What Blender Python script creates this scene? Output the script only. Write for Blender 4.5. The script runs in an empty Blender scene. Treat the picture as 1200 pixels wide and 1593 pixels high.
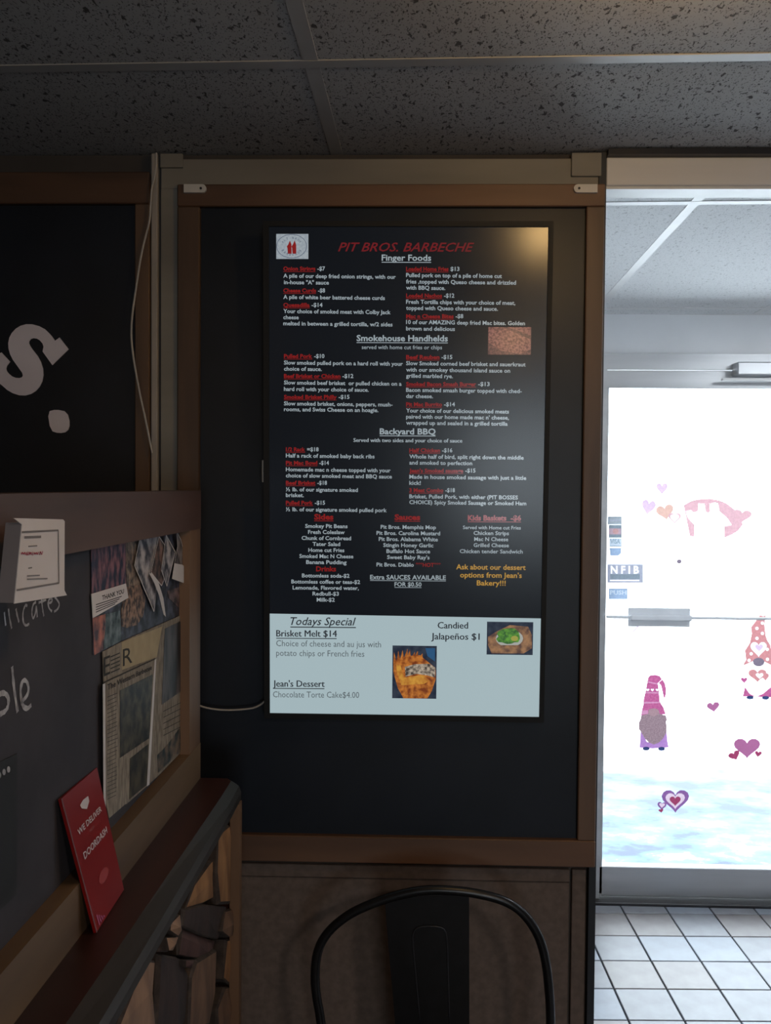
import bpy, bmesh, math, random
from mathutils import Vector, Matrix, Euler
from mathutils.geometry import delaunay_2d_cdt
random.seed(7)
C = bpy.context.scene
COL = C.collection
# ------------------------------------------------------------------ camera
F = 1380.0
CAMZ = 1.6
YAW, PITCH, ROLL = 0.0261, 0.0286, 0.008
cam_d = bpy.data.cameras.new('camera'); cam = bpy.data.objects.new('camera', cam_d); COL.objects.link(cam)
cam_d.sensor_fit = 'VERTICAL'; cam_d.sensor_height = 36; cam_d.lens = F / 1593 * 36
cam_d.clip_start = 0.02; cam_d.clip_end = 300
R = (Matrix.Rotation(YAW, 3, 'Z') @ Matrix.Rotation(math.pi/2 - PITCH, 3, 'X') @ Matrix.Rotation(ROLL, 3, 'Z'))
cam.matrix_world = Matrix.Translation((0, 0, CAMZ)) @ R.to_4x4()
C.camera = cam
# ------------------------------------------------------------------ world, exposure, daylight
C.view_settings.view_transform = 'Standard'; C.view_settings.look = 'None'
C.view_settings.gamma = 1; C.view_settings.use_curve_mapping = False
C.view_settings.exposure = 0.0
C.cycles.use_denoising = True
C.cycles.max_bounces = 10; C.cycles.diffuse_bounces = 6; C.cycles.transparent_max_bounces = 12
C.cycles.caustics_reflective = False; C.cycles.caustics_refractive = False
W = bpy.data.worlds.new('sky'); C.world = W; W.use_nodes = True
bg = W.node_tree.nodes['Background']; bg.inputs[0].default_value = (0.86, 0.94, 1.0, 1); bg.inputs[1].default_value = 10.0
def portal(loc, rot, sx, sy):
    l = bpy.data.lights.new('daylight_portal', 'AREA'); l.shape = 'RECTANGLE'; l.size = sx; l.size_y = sy
    l.cycles.is_portal = True
    o = bpy.data.objects.new('daylight_portal', l); o.location = loc; o.rotation_euler = rot; COL.objects.link(o)
portal((1.25, 3.44, 1.0), (-math.pi/2, 0, 0), 1.1, 2.0)
portal((1.125, -4.66, 1.25), (math.pi/2, 0, 0), 1.25, 1.2)  # portal for the added window behind the camera
LAMP = 60.0
ENTRY = 6.0
KEY = 14.0        # watts of the fill lamp added behind the camera
# brightness of the warm ceiling lamps
portal((2.03, 1.45, 1.92), (0, math.pi/2, 0), .24, .4)  # portal for the added side window
# ------------------------------------------------------------------ pixel rays on real planes
O = Vector((0, 0, CAMZ))
def ray(px, py):
    return R @ Vector(((px - 600) / F, -(py - 796.5) / F, -1))
def hit(px, py, pl):
    p, n = pl; d = ray(px, py); return O + d * ((p - O).dot(n) / d.dot(n))
def ypl(y): return (Vector((0, y, 0)), Vector((0, 1, 0)))
def xz(px, py, y):
    h = hit(px, py, ypl(y)); return h.x, h.z
def rect(x0, y0, x1, y1, Y):        # pixel box -> axis aligned (x0,x1,z0,z1) on plane y=Y
    cx, cy = (x0+x1)/2, (y0+y1)/2
    return xz(x0, cy, Y)[0], xz(x1, cy, Y)[0], xz(cx, y1, Y)[1], xz(cx, y0, Y)[1]
# ------------------------------------------------------------------ materials
MATS = {}
def nodes(name):
    m = bpy.data.materials.new(name); m.use_nodes = True
    return m, m.node_tree, m.node_tree.nodes, m.node_tree.links, m.node_tree.nodes['Principled BSDF']
def setp(b, rough=0.6, metal=0.0, spec=0.5):
    b.inputs['Roughness'].default_value = rough; b.inputs['Metallic'].default_value = metal
    b.inputs['Specular IOR Level'].default_value = spec
def mat(name, c1, c2=None, scale=20, rough=0.6, metal=0, stretch=(1,1,1), bump=0.0, spec=0.5, detail=4, lo=0.35, hi=0.65):
    if name in MATS: return MATS[name]
    m, t, N, L, b = nodes(name); setp(b, rough, metal, spec)
    c2 = c2 or tuple(x*0.8 for x in c1)
    tc = N.new('ShaderNodeTexCoord'); mp = N.new('ShaderNodeMapping'); mp.inputs['Scale'].default_value = stretch
    nz = N.new('ShaderNodeTexNoise'); nz.inputs['Scale'].default_value = scale; nz.inputs['Detail'].default_value = detail
    cr = N.new('ShaderNodeValToRGB'); cr.color_ramp.elements[0].position = lo; cr.color_ramp.elements[1].position = hi
    cr.color_ramp.elements[0].color = (*c2, 1); cr.color_ramp.elements[1].color = (*c1, 1)
    L.new(tc.outputs['Object'], mp.inputs[0]); L.new(mp.outputs[0], nz.inputs[0]); L.new(nz.outputs[0], cr.inputs[0])
    L.new(cr.outputs[0], b.inputs['Base Color'])
    if bump:
        bp = N.new('ShaderNodeBump'); bp.inputs['Strength'].default_value = bump; bp.inputs['Distance'].default_value = 0.002
        L.new(nz.outputs[0], bp.inputs['Height']); L.new(bp.outputs[0], b.inputs['Normal'])
    MATS[name] = m; return m
def emis(name, c, s=1.0, rough=0.15, base=(0.01,0.01,0.012), c2=None, scale=30):
    if name in MATS: return MATS[name]
    m, t, N, L, b = nodes(name); setp(b, rough)
    b.inputs['Base Color'].default_value = (*base, 1)
    b.inputs['Emission Color'].default_value = (*c, 1); b.inputs['Emission Strength'].default_value = s
    if c2:
        tc = N.new('ShaderNodeTexCoord'); nz = N.new('ShaderNodeTexNoise'); nz.inputs['Scale'].default_value = scale; nz.inputs['Detail'].default_value = 5
        cr = N.new('ShaderNodeValToRGB'); cr.color_ramp.elements[0].position = .38; cr.color_ramp.elements[1].position = .62
        cr.color_ramp.elements[0].color = (*c2, 1); cr.color_ramp.elements[1].color = (*c, 1)
        L.new(tc.outputs['Object'], nz.inputs[0]); L.new(nz.outputs[0], cr.inputs[0]); L.new(cr.outputs[0], b.inputs['Emission Color'])
    MATS[name] = m; return m
FILM = 0.62
def film(name, c, c2=None, scale=120):      # translucent printed vinyl on glass
    if name in MATS: return MATS[name]
    m, t, N, L, b = nodes(name)
    N.remove(b); out = N['Material Output']
    tr = N.new('ShaderNodeBsdfTranslucent'); di = N.new('ShaderNodeBsdfDiffuse'); ad = N.new('ShaderNodeMixShader'); ad.inputs[0].default_value = 0.15
    tc = N.new('ShaderNodeTexCoord'); nz = N.new('ShaderNodeTexNoise'); nz.inputs['Scale'].default_value = scale
    cr = N.new('ShaderNodeValToRGB'); cr.color_ramp.elements[0].position = .4; cr.color_ramp.elements[1].position = .6
    c2 = c2 or tuple(x*.9 for x in c)
    c = tuple(x*FILM for x in c); c2 = tuple(x*FILM for x in c2)
    cr.color_ramp.elements[0].color = (*c2, 1); cr.color_ramp.elements[1].color = (*c, 1)
    L.new(tc.outputs['Object'], nz.inputs[0]); L.new(nz.outputs[0], cr.inputs[0])
    L.new(cr.outputs[0], tr.inputs[0]); L.new(cr.outputs[0], di.inputs[0])
    L.new(tr.outputs[0], ad.inputs[1]); L.new(di.outputs[0], ad.inputs[2]); L.new(ad.outputs[0], out.inputs[0])
    MATS[name] = m; return m
def glass_mat():
    m, t, N, L, b = nodes('door_glass'); N.remove(b); out = N['Material Output']
    tr = N.new('ShaderNodeBsdfTransparent'); tr.inputs[0].default_value = (.95, .97, .98, 1)
    gl = N.new('ShaderNodeBsdfGlossy'); gl.inputs['Roughness'].default_value = 0.02
    fr = N.new('ShaderNodeFresnel'); fr.inputs[0].default_value = 1.25
    mx = N.new('ShaderNodeMixShader'); L.new(fr.outputs[0], mx.inputs[0]); L.new(tr.outputs[0], mx.inputs[1]); L.new(gl.outputs[0], mx.inputs[2])
    L.new(mx.outputs[0], out.inputs[0]); return m
def ceiling_mat(name, c, pit):
    m, t, N, L, b = nodes(name); setp(b, 0.95, 0, 0.1)
    tc = N.new('ShaderNodeTexCoord'); mp = N.new('ShaderNodeMapping'); mp.inputs['Scale'].default_value = (1, 0.55, 1)
    mp.inputs['Rotation'].default_value = (0, 0, 0.5)
    n1 = N.new('ShaderNodeTexNoise'); n1.inputs['Scale'].default_value = 125; n1.inputs['Detail'].default_value = 2; n1.inputs['Distortion'].default_value = 0.6
    n2 = N.new('ShaderNodeTexNoise'); n2.inputs['Scale'].default_value = 420; n2.inputs['Detail'].default_value = 1
    r1 = N.new('ShaderNodeValToRGB'); r1.color_ramp.elements[0].position = .33; r1.color_ramp.elements[1].position = .39
    r2 = N.new('ShaderNodeValToRGB'); r2.color_ramp.elements[0].position = .30; r2.color_ramp.elements[1].position = .40
    for r in (r1, r2):
        r.color_ramp.elements[0].color = (*[x*pit for x in c], 1); r.color_ramp.elements[1].color = (*c, 1)
    mx = N.new('ShaderNodeMixRGB'); mx.blend_type = 'DARKEN'; mx.inputs[0].default_value = 1
    L.new(tc.outputs['Object'], mp.inputs[0]); L.new(mp.outputs[0], n1.inputs[0]); L.new(mp.outputs[0], n2.inputs[0])
    L.new(n1.outputs[0], r1.inputs[0]); L.new(n2.outputs[0], r2.inputs[0])
    L.new(r1.outputs[0], mx.inputs[1]); L.new(r2.outputs[0], mx.inputs[2]); L.new(mx.outputs[0], b.inputs['Base Color'])
    bp = N.new('ShaderNodeBump'); bp.inputs['Strength'].default_value = .8; bp.inputs['Distance'].default_value = .002
    L.new(r1.outputs[0], bp.inputs['Height']); L.new(bp.outputs[0], b.inputs['Normal'])
    return m
def snow_mat():
    m, t, N, L, b = nodes('snow_and_shaded_pavement'); setp(b, 0.8)
    tc = N.new('ShaderNodeTexCoord'); mp = N.new('ShaderNodeMapping'); mp.inputs['Scale'].default_value = (1.0, 1.6, 1)
    mp.inputs['Rotation'].default_value = (0, 0, 0.25)
    nz = N.new('ShaderNodeTexNoise'); nz.inputs['Scale'].default_value = 3.2; nz.inputs['Detail'].default_value = 9; nz.inputs['Roughness'].default_value = .68
    cr = N.new('ShaderNodeValToRGB'); e = cr.color_ramp.elements
    e[0].position = .38; e[0].color = (.055, .068, .10, 1); e[1].position = .66; e[1].color = (.92, .93, .93, 1)
    k = e.new(.46); k.color = (.078, .125, .15, 1); k = e.new(.545); k.color = (.11, .17, .18, 1)
    sp = N.new('ShaderNodeSeparateXYZ'); mr = N.new('ShaderNodeMapRange')
    mr.inputs[1].default_value = 4.9; mr.inputs[2].default_value = 5.6; mr.inputs[3].default_value = -0.02; mr.inputs[4].default_value = 0.4  # dark near ground turning white farther out paints the building's shade
    ad = N.new('ShaderNodeMath'); ad.operation = 'ADD'
    L.new(tc.outputs['Object'], mp.inputs[0]); L.new(mp.outputs[0], nz.inputs[0]); L.new(tc.outputs['Object'], sp.inputs[0])
    L.new(sp.outputs['Y'], mr.inputs[0]); L.new(nz.outputs[0], ad.inputs[0]); L.new(mr.outputs[0], ad.inputs[1])
    L.new(ad.outputs[0], cr.inputs[0]); L.new(cr.outputs[0], b.inputs['Base Color']); return m
WOOD = mat('brown_stained_wood', (.15,.085,.05), (.055,.03,.018), 9, .5, stretch=(1,1,.12), bump=.25)
WOODH = mat('brown_stained_wood_across', (.17,.085,.046), (.065,.032,.018), 9, .5, stretch=(.12,1,1), bump=.25)
WOODY = mat('brown_wood_along', (.17,.105,.055), (.07,.04,.022), 9, .5, stretch=(1,.12,1), bump=.25)
WOODD = mat('brown_wood_end_post', (.22,.12,.065), (.09,.048,.026), 9, .5, stretch=(1,1,.12), bump=.25)
SHELFW = mat('dark_red_mahogany', (.055,.016,.011), (.022,.008,.006), 10, .38, stretch=(1,.1,1))
SHELFE = mat('worn_shelf_edge', (.040,.034,.030), (.022,.019,.017), 14, .55, spec=.35, stretch=(1,.1,1))
CHALK = mat('blackboard_paint', (.012,.016,.026), (.008,.011,.018), 6, .42, spec=.3)
CHALK2 = mat('dusty_blackboard', (.042,.036,.042), (.022,.019,.024), 7, .8, detail=8)
WALLM = mat('dim_grey_wall_paint', (.30,.26,.23), (.22,.19,.17), 40, .8, bump=.15)
WALLD = mat('dark_wall_paint', (.06,.05,.045), None, 10, .8)
TRIMM = mat('grey_trim_board', (.24,.22,.19), (.17,.155,.135), 8, .6, stretch=(.2,1,1))
PANEL = mat('brown_grey_wall_panel', (.145,.105,.088), (.105,.078,.065), 60, .75, bump=.3)
WHITEP = mat('white_wall_paint', (.80,.81,.83), (.76,.77,.79), 5, .7)
ALU = mat('brushed_aluminium', (.52,.53,.55), (.40,.41,.43), 10, .42, .75, stretch=(.1,1,1))
HEAD = mat('grey_painted_header', (.72,.71,.72), (.60,.59,.60), 7, .45, .0, stretch=(.15,1,1.5), detail=7)
DARKM = mat('dark_metal', (.03,.03,.035), None, 10, .4, .4)
BLACKM = mat('black_enamel_metal', (.012,.012,.014), (.009,.009,.01), 40, .3, .3)
EDGEB = mat('black_corner_guard', (.012,.015,.022), None, 10, .5)
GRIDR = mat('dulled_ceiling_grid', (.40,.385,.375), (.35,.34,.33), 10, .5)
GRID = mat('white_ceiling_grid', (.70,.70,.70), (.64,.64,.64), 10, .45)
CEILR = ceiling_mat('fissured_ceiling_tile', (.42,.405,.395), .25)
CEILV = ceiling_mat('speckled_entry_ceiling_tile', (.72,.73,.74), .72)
PLAST = mat('white_plastic', (.62,.60,.58), (.54,.52,.50), 20, .4)
CABLE = mat('white_cable_jacket', (.45,.42,.39), (.38,.35,.33), 20, .5)
PAPER = mat('white_paper', (.62,.57,.56), (.56,.51,.50), 8, .8)
PAPERG = mat('grey_card_edges', (.23,.20,.20), (.17,.145,.145), 8, .8)
NEWS = mat('newsprint', (.29,.24,.185), (.17,.14,.11), 160, .9, stretch=(1,1,.3), detail=2)
NEWSY = mat('yellowed_newsprint', (.42,.33,.20), (.36,.28,.17), 30, .9)
INK = mat('black_ink', (.03,.027,.025), None, 20, .8)
INKG = mat('grey_ink', (.20,.18,.18), None, 20, .8)
INKR = mat('red_ink', (.35,.03,.07), None, 20, .8)
CHK = mat('chalk', (.46,.45,.46), (.22,.21,.22), 90, .9, detail=6)
LETW = mat('white_painted_letter', (.74,.68,.74), (.68,.62,.68), 8, .6)
RED = mat('red_card', (.24,.005,.004), (.20,.004,.004), 8, .35)
REDW = mat('white_print_on_red', (.75,.66,.66), None, 10, .4)
TILE = [mat('glazed_floor_tile_%s' % n, c, c2, 14, .42, detail=8) for n, c, c2 in (('pale', (.30,.315,.35), (.245,.255,.285)), ('cream', (.305,.29,.295), (.25,.235,.24)), ('blue_white', (.31,.35,.415), (.27,.30,.355)))]
GROUT = mat('dark_grout', (.045,.05,.06), (.03,.033,.042), 60, .8)
GLASS = glass_mat()
# ------------------------------------------------------------------ mesh helpers
class G:
    def __init__(s): s.v = []; s.f = []; s.m = []
    def add(s, vs, fs, mi=0):
        n = len(s.v); s.v += [Vector(v) for v in vs]; s.f += [tuple(i+n for i in f) for f in fs]; s.m += [mi]*len(fs); return s
    def box(s, x0, x1, y0, y1, z0, z1, b=0.0, mi=0):
        if b:
            bm = bmesh.new(); bmesh.ops.create_cube(bm, size=1)
            for v in bm.verts: v.co = Vector(((x0+x1)/2 + v.co.x*(x1-x0), (y0+y1)/2 + v.co.y*(y1-y0), (z0+z1)/2 + v.co.z*(z1-z0)))
            bmesh.ops.bevel(bm, geom=list(bm.edges), offset=b, segments=1, affect='EDGES')
            bm.verts.ensure_lookup_table(); bm.verts.index_update()
            s.add([v.co.copy() for v in bm.verts], [[v.index for v in f.verts] for f in bm.faces], mi); bm.free(); return s
        vs = [(x,y,z) for x in (x0,x1) for y in (y0,y1) for z in (z0,z1)]
        return s.add(vs, [(0,1,3,2),(4,6,7,5),(0,4,5,1),(2,3,7,6),(0,2,6,4),(1,5,7,3)], mi)
    def slab(s, pts, n, t, mi=0):        # polygon + thickness t along n
        k = len(pts); n = Vector(n)
        vs = [Vector(p) for p in pts] + [Vector(p) + n*t for p in pts]
        return s.add(vs, [tuple(range(k)), tuple(range(2*k-1, k-1, -1))] + [(i, (i+1) % k, (i+1) % k + k, i+k) for i in range(k)], mi)
    def tube(s, pts, r, seg=10, mi=0, flat=1.0):
        pts = [Vector(p) for p in pts]; n0 = len(s.v); rings = []
        up = Vector((0,0,1))
        for i, p in enumerate(pts):
            d = (pts[min(i+1, len(pts)-1)] - pts[max(i-1, 0)]).normalized()
            a = d.cross(Vector((0,1,0)));
            if a.length < .2: a = d.cross(Vector((1,0,0)))
            a.normalize(); b = d.cross(a)
            rr = r[i] if isinstance(r, (list, tuple)) else r
            rings.append([p + a*math.cos(q)*rr + b*math.sin(q)*rr*flat for q in [2*math.pi*j/seg for j in range(seg)]])
        vs = [v for rg in rings for v in rg]; fs = []
        for i in range(len(pts)-1):
            for j in range(seg):
                a = i*seg+j; b = i*seg+(j+1) % seg; fs.append((a, b, b+seg, a+seg))
        fs.append(tuple(range(seg))); fs.append(tuple(range(len(vs)-1, len(vs)-seg-1, -1)))
        return s.add(vs, fs, mi)
    def cyl(s, c, r, h, axis='Z', seg=20, r2=None, mi=0):
        c = Vector(c); ax = {'X':Vector((1,0,0)),'Y':Vector((0,1,0)),'Z':Vector((0,0,1))}[axis]
        a = ax.orthogonal().normalized(); b = ax.cross(a); r2 = r if r2 is None else r2
        vs = [c + (a*math.cos(q)+b*math.sin(q))*r for q in [2*math.pi*j/seg for j in range(seg)]]
        vs += [c + ax*h + (a*math.cos(q)+b*math.sin(q))*r2 for q in [2*math.pi*j/seg for j in range(seg)]]
        return s.add(vs, [tuple(range(seg)), tuple(range(2*seg-1, seg-1, -1))] + [(j, (j+1) % seg, (j+1) % seg+seg, j+seg) for j in range(seg)], mi)
    def link(s, name, mats, parent=None, org=None, smooth=False, fix=True):
        me = bpy.data.meshes.new(name)
        if org is None: org = parent.location if (parent is not None and parent.get('_org')) else Vector((0,0,0))
        me.from_pydata([v - Vector(org) for v in s.v], [], s.f)
        if not isinstance(mats, (list, tuple)): mats = [mats]
        for m in mats: me.materials.append(m)
        for p, mi in zip(me.polygons, s.m): p.material_index = mi; p.use_smooth = smooth
        if fix:
            bm = bmesh.new(); bm.from_mesh(me); bmesh.ops.recalc_face_normals(bm, faces=bm.faces); bm.to_mesh(me); bm.free()
        o = bpy.data.objects.new(name, me); COL.objects.link(o)
        if parent is not None:
            o.parent = parent
        else: o.location = org
        return o
def tag(o, label=None, cat=None, group=None, kind=None):
    if label: o['label'] = label
    if cat: o['category'] = cat
    if group: o['group'] = group
    if kind: o['kind'] = kind
    return o
def thing(name, loc, label, cat, group=None, rot=None):
    o = bpy.data.objects.new(name, None); COL.objects.link(o); o.empty_display_size = .05
    o.location = Vector(loc); o['_org'] = 1
    if rot: o.rotation_euler = rot
    return tag(o, label, cat, group)
def structure(name, loc=(0,0,0)):
    o = bpy.data.objects.new(name, None); COL.objects.link(o); o.location = Vector(loc); o['_org'] = 1; o['kind'] = 'structure'; return o
def struct(name, g, m): 
    o = g.link(name, m); o['kind'] = 'structure'; return o
def copy_obj(o, parent):
    c = o.copy(); COL.objects.link(c); c.parent = parent; return c
_cv = None
def text_geo(s, bold=0.0, shear=0.0):
    global _cv
    cu = bpy.data.curves.new('lettering', 'FONT'); cu.body = s; cu.size = 1; cu.resolution_u = 2; cu.offset = bold; cu.shear = shear
    ob = bpy.data.objects.new('lettering', cu); COL.objects.link(ob)
    dg = bpy.context.evaluated_depsgraph_get(); me = bpy.data.meshes.new_from_object(ob.evaluated_get(dg))
    vs = [v.co.copy() for v in me.vertices]; fs = [tuple(p.vertices) for p in me.polygons]
    bpy.data.objects.remove(ob); bpy.data.curves.remove(cu); bpy.data.meshes.remove(me)
    return vs, fs
def put_text(g, s, p0, p1, size, up, off, bold=0.0, shear=0.0, mi=0, anchor=None):
    """lay text from world point p0 (baseline left) to p1 (baseline right); size = font height in metres, up = world up of the text, off = normal offset vector"""
    vs, fs = text_geo(s, bold, shear)
    if not vs: return
    x0 = min(v.x for v in vs); x1 = max(v.x for v in vs); d = (Vector(p1)-Vector(p0)); k = 1/(x1-x0)
    g.add([Vector(p0) + d*((v.x-x0)*k) + up*(v.y*size) + off for v in vs], fs, mi)
def smooth_closed(pts, it=2, sharp=()):
    pts = [Vector((p[0], p[1])) for p in pts]
    for _ in range(it):
        q = []
        for i in range(len(pts)):
            a, b = pts[i], pts[(i+1) % len(pts)]; q += [a*.75+b*.25, a*.25+b*.75]
        pts = q
    return [(p.x, p.y) for p in pts]
def smooth_open(pts, it=2):
    pts = [Vector(p) for p in pts]
    for _ in range(it):
        q = [pts[0]]
        for a, b in zip(pts, pts[1:]): q += [a*.75+b*.25, a*.25+b*.75]
        q.append(pts[-1]); pts = q
    return pts
# ================================================================== SETTING
WY = 1.79           # face of the menu wall
WX = 0.383          # its right end
CH = 2.262          # ceiling
DY = 3.42           # storefront wall with the door
XL, XR, YB = -3.0, 2.0, -4.6
struct('wall_back', G().box(XL-.1, WX-.014, WY, WY+.10, 0, CH), WALLD)
struct('wall_left', G().box(XL-.1, XL, YB, WY, 0, CH), WALLD)
wf = structure('wall_front')
g = G(); wx0, wx1, wz0, wz1 = .50, 1.75, .65, 1.85
g.box(XL-.1, wx0, YB-.1, YB, 0, CH+.1); g.box(wx1, XR+.1, YB-.1, YB, 0, CH+.1); g.box(wx0, wx1, YB-.1, YB, 0, wz0); g.box(wx0, wx1, YB-.1, YB, wz1, CH+.1)
g.link('wall_surface', WALLD, wf)
wr = structure('wall_right'); wy0, wy1, sz0, sz1 = 1.25, 1.65, 1.80, 2.04
G().box(XR, XR+.1, YB, wy0, 0, CH+.1).box(XR, XR+.1, wy1, WY, 0, CH+.1).box(XR, XR+.1, wy0, wy1, 0, sz0).box(XR, XR+.1, wy0, wy1, sz1, CH+.1).link('wall_surface', WALLD, wr)
w2 = structure('added_window_2'); g = G()  # unseen window, added to brighten the ceiling on the right
for z in (sz0, sz1-.03): g.box(XR-.01, XR+.05, wy0, wy1, z, z+.03)
for y in (wy0, wy1-.03): g.box(XR-.01, XR+.05, y, y+.03, sz0, sz1)
g.link('window_frame', ALU, w2); G().box(XR+.02, XR+.026, wy0+.02, wy1-.02, sz0+.02, sz1-.02).link('pane', GLASS, w2)
struct('wall_entry_right', G().box(XR, XR+.1, WY+.001, DY+.1, 0, CH+.1), WHITEP)
wn = structure('added_window_1')  # unseen window, added for its pale sheen on the menu screen
g = G()
for z in (wz0, wz1-.04): g.box(wx0, wx1, YB-.05, YB+.01, z, z+.04)
for x in (wx0, (wx0+wx1)/2-.02, wx1-.04): g.box(x, x+.04, YB-.05, YB+.01, wz0, wz1)
g.link('window_frame', ALU, wn)
G().box(wx0+.03, wx1-.03, YB-.026, YB-.02, wz0+.03, wz1-.03).link('pane', GLASS, wn)
# entry bay left wall and storefront
struct('wall_entry', G().box(WX-.12, WX-.02, WY+.10, DY+.1, 0, CH+.1), WHITEP)
x_dl, _, z_db, z_dt = rect(935, 550, 943, 1396, DY)
dxl = xz(934, 950, DY)[0] - .03; dxr = 1.72; zhead = xz(1050, 551, DY)[1]
g = G(); g.box(WX-.12, dxl, DY, DY+.1, 0, CH+.1); g.box(dxr, XR+.1, DY, DY+.1, 0, CH+.1); g.box(dxl, dxr, DY, DY+.1, zhead, CH+.1)
struct('wall_storefront', g, WHITEP)
# roof above everything
struct('ceiling_deck', G().box(XL-.1, XR+.1, YB-.1, DY+.1, CH+.10, CH+.16), WALLD)
# floor with laid tiles
fl = structure('floor')
G().box(.10, XR+.1, .17, DY+.05, -.10, -.004).link('grout_bed', GROUT, fl)
G().box(XL-.1, .10, YB-.1, WY+.1, -.10, 0).box(.10, XR+.1, YB-.1, .17, -.10, 0).link('dark_floor', mat('dark_brown_floor', (.05,.035,.028), (.03,.022,.018), 5, .6), fl)
ROT = math.radians(1.4); px_, py_ = .834, 3.0
tm = []
for k in range(3):
    gg = G(); a = .1686/2-.0028; gg.box(-a, a, -a, a, -.006, .002, .0015); 
    me_o = gg.link('floor_tile', TILE[k], None, org=(0,0,0)); tm.append(me_o.data); bpy.data.objects.remove(me_o)
for i in range(-9, 8):
    for j in range(-19, 3):
        lx = (i+.5)*.1686; ly = 3.318-3.0 + (j+.5)*.168 - .0
        X = px_ + lx*math.cos(ROT) - ly*math.sin(ROT); Y = py_ + lx*math.sin(ROT) + ly*math.cos(ROT)
        if X > XR-.08 or Y > DY+.02 or Y < .26 or X < .16 or (X < WX+.0 and Y > WY-.09): continue
        o = bpy.data.objects.new('floor_tile', tm[random.choice([0,0,1,1,2])]); COL.objects.link(o); o.parent = fl
        o.location = (X, Y, 0); o.rotation_euler = (random.uniform(-.003,.003), random.uniform(-.003,.003), ROT)
# ceilings: tiles and grid
def ceiling(name, xs, ys, m, gridm, x0, x1, y0, y1):
    root = structure(name)
    for a, b in zip(xs, xs[1:]):
        for c, d in zip(ys, ys[1:]):
            G().box(a+.008, b-.008, c+.008, d-.008, CH+.0012, CH+.02, .001).link('ceiling_tile', m, root)
    for x in xs: G().box(x-.012, x+.012, y0, y1, CH, CH+.0045).add([], []).link('grid_bar', gridm, root)
    for y in ys: G().box(x0, x1, y-.012, y+.012, CH-.0006, CH+.0039).link('grid_bar', gridm, root)
    G().box(x0, x1, y0, y1, CH+.021, CH+.05).link('ceiling_backing', WALLD, root)
    return root
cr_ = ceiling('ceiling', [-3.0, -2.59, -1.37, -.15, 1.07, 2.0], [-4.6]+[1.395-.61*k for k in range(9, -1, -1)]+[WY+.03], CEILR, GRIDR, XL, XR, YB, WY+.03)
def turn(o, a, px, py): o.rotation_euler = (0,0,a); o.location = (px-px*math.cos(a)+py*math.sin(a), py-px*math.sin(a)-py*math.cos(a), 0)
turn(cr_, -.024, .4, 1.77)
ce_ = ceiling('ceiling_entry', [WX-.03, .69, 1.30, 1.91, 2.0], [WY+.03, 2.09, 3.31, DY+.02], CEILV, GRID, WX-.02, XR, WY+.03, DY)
turn(ce_, -.028, .7, 3.3)
# header over the opening
hx = structure('trim_1')
zh = xz(1050, 290, 1.77)[1]
G().box(WX, XR, 1.772, 1.80, zh+.003, CH-.012, .002).link('header_board', HEAD, hx)
G().box(WX, XR, 1.776, 1.83, zh-.003, zh+.0025).link('header_lip', GRID, hx)
G().box(WX, XR, 1.755, 1.80, CH-.012, CH-.001).link('header_shadow_strip', DARKM, hx)  # dark strip standing in for the shadow line above the header
# black corner guard at the wall end
struct('trim_2', G().box(WX-.014, WX, 1.772, WY+.10, 0, CH-.002), EDGEB)
# grey trim boards over and beside the menu frame
x0, x1, z0, z1 = rect(251, 244, 931, 286, 1.78)
tb = structure('trim_3')
G().box(x0, WX-.014, 1.778, WY, z0-.01, CH-.012, .001).link('trim_board', TRIMM, tb)
G().box(x0, x0+.035, 1.779, WY, 0, z0-.0101).link('trim_board', TRIMM, tb)
bx0 = xz(889, 262, 1.776)[0]
G().box(bx0, WX-.010, 1.771, 1.778, z0+.012, CH-.003, .001).link('trim_block', TRIMM, tb)
bx1 = xz(285, 262, 1.776)[0]
G().box(x0, bx1, 1.771, 1.778, z0+.03, CH-.003, .001).link('trim_block', TRIMM, tb)
# lower wall panels
pn = structure('trim_4')
zt = xz(650, 1347, 1.785)[1]
xa = xz(300, 1450, 1.785)[0]; xb = xz(887, 1450, 1.785)[0]; xm = xz(478, 1450, 1.785)[0]
G().box(xa, xb-.003, 1.783, WY, .1, zt-.028, .0015).link('wall_panel', PANEL, pn)
G().box(xa, xb-.003, 1.780, WY, zt-.026, zt+.0, .0015).link('panel_rail', PANEL, pn)
G().box(xb+.002, WX-.018, 1.780, WY, .1, zt, .0015).link('wall_panel', PANEL, pn)
struct('baseboard_back', G().box(XL, WX-.016, 1.772, WY, 0, .1, .003), DARKM)
# ------------------------------------------------------------------ the door
d = structure('door_1')
def zz(py): return xz(1060, py, DY)[1]
X0 = dxl; XI = xz(943, 950, DY)[0]
G().box(X0, dxr, DY-.01, DY+.08, zz(575), zz(551)).link('frame_head', ALU, d)
G().box(X0, XI-.012, DY-.012, DY+.08, 0, zz(575)).link('frame_jamb', ALU, d)
G().box(dxr-.03, dxr, DY-.012, DY+.08, 0, zz(575)).link('frame_jamb', ALU, d)
G().box(XI-.012, dxr-.03, DY+.0, DY+.04, zz(604), zz(576.5), .002).link('top_rail', ALU, d)
G().box(XI-.012, XI, DY, DY+.04, zz(1392), zz(604)).link('stile', ALU, d)
G().box(dxr-.09, dxr-.03, DY, DY+.04, zz(1392), zz(604)).link('stile', ALU, d)
zb = xz(1060, 1350, DY)[1]
G().box(XI-.012, dxr-.03, DY, DY+.04, zz(1397)+.002, zb, .003).link('bottom_rail', ALU, d)
tag(G().box(XI-.003, dxr-.085, DY+.017, DY+.023, zb-.01, zz(604)+.01).link('pane', GLASS, d), 'clear glass pane')
G().box(X0, dxr, DY-.045, DY+.08, -.001, .014, .003).link('threshold', DARKM, d)
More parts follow.
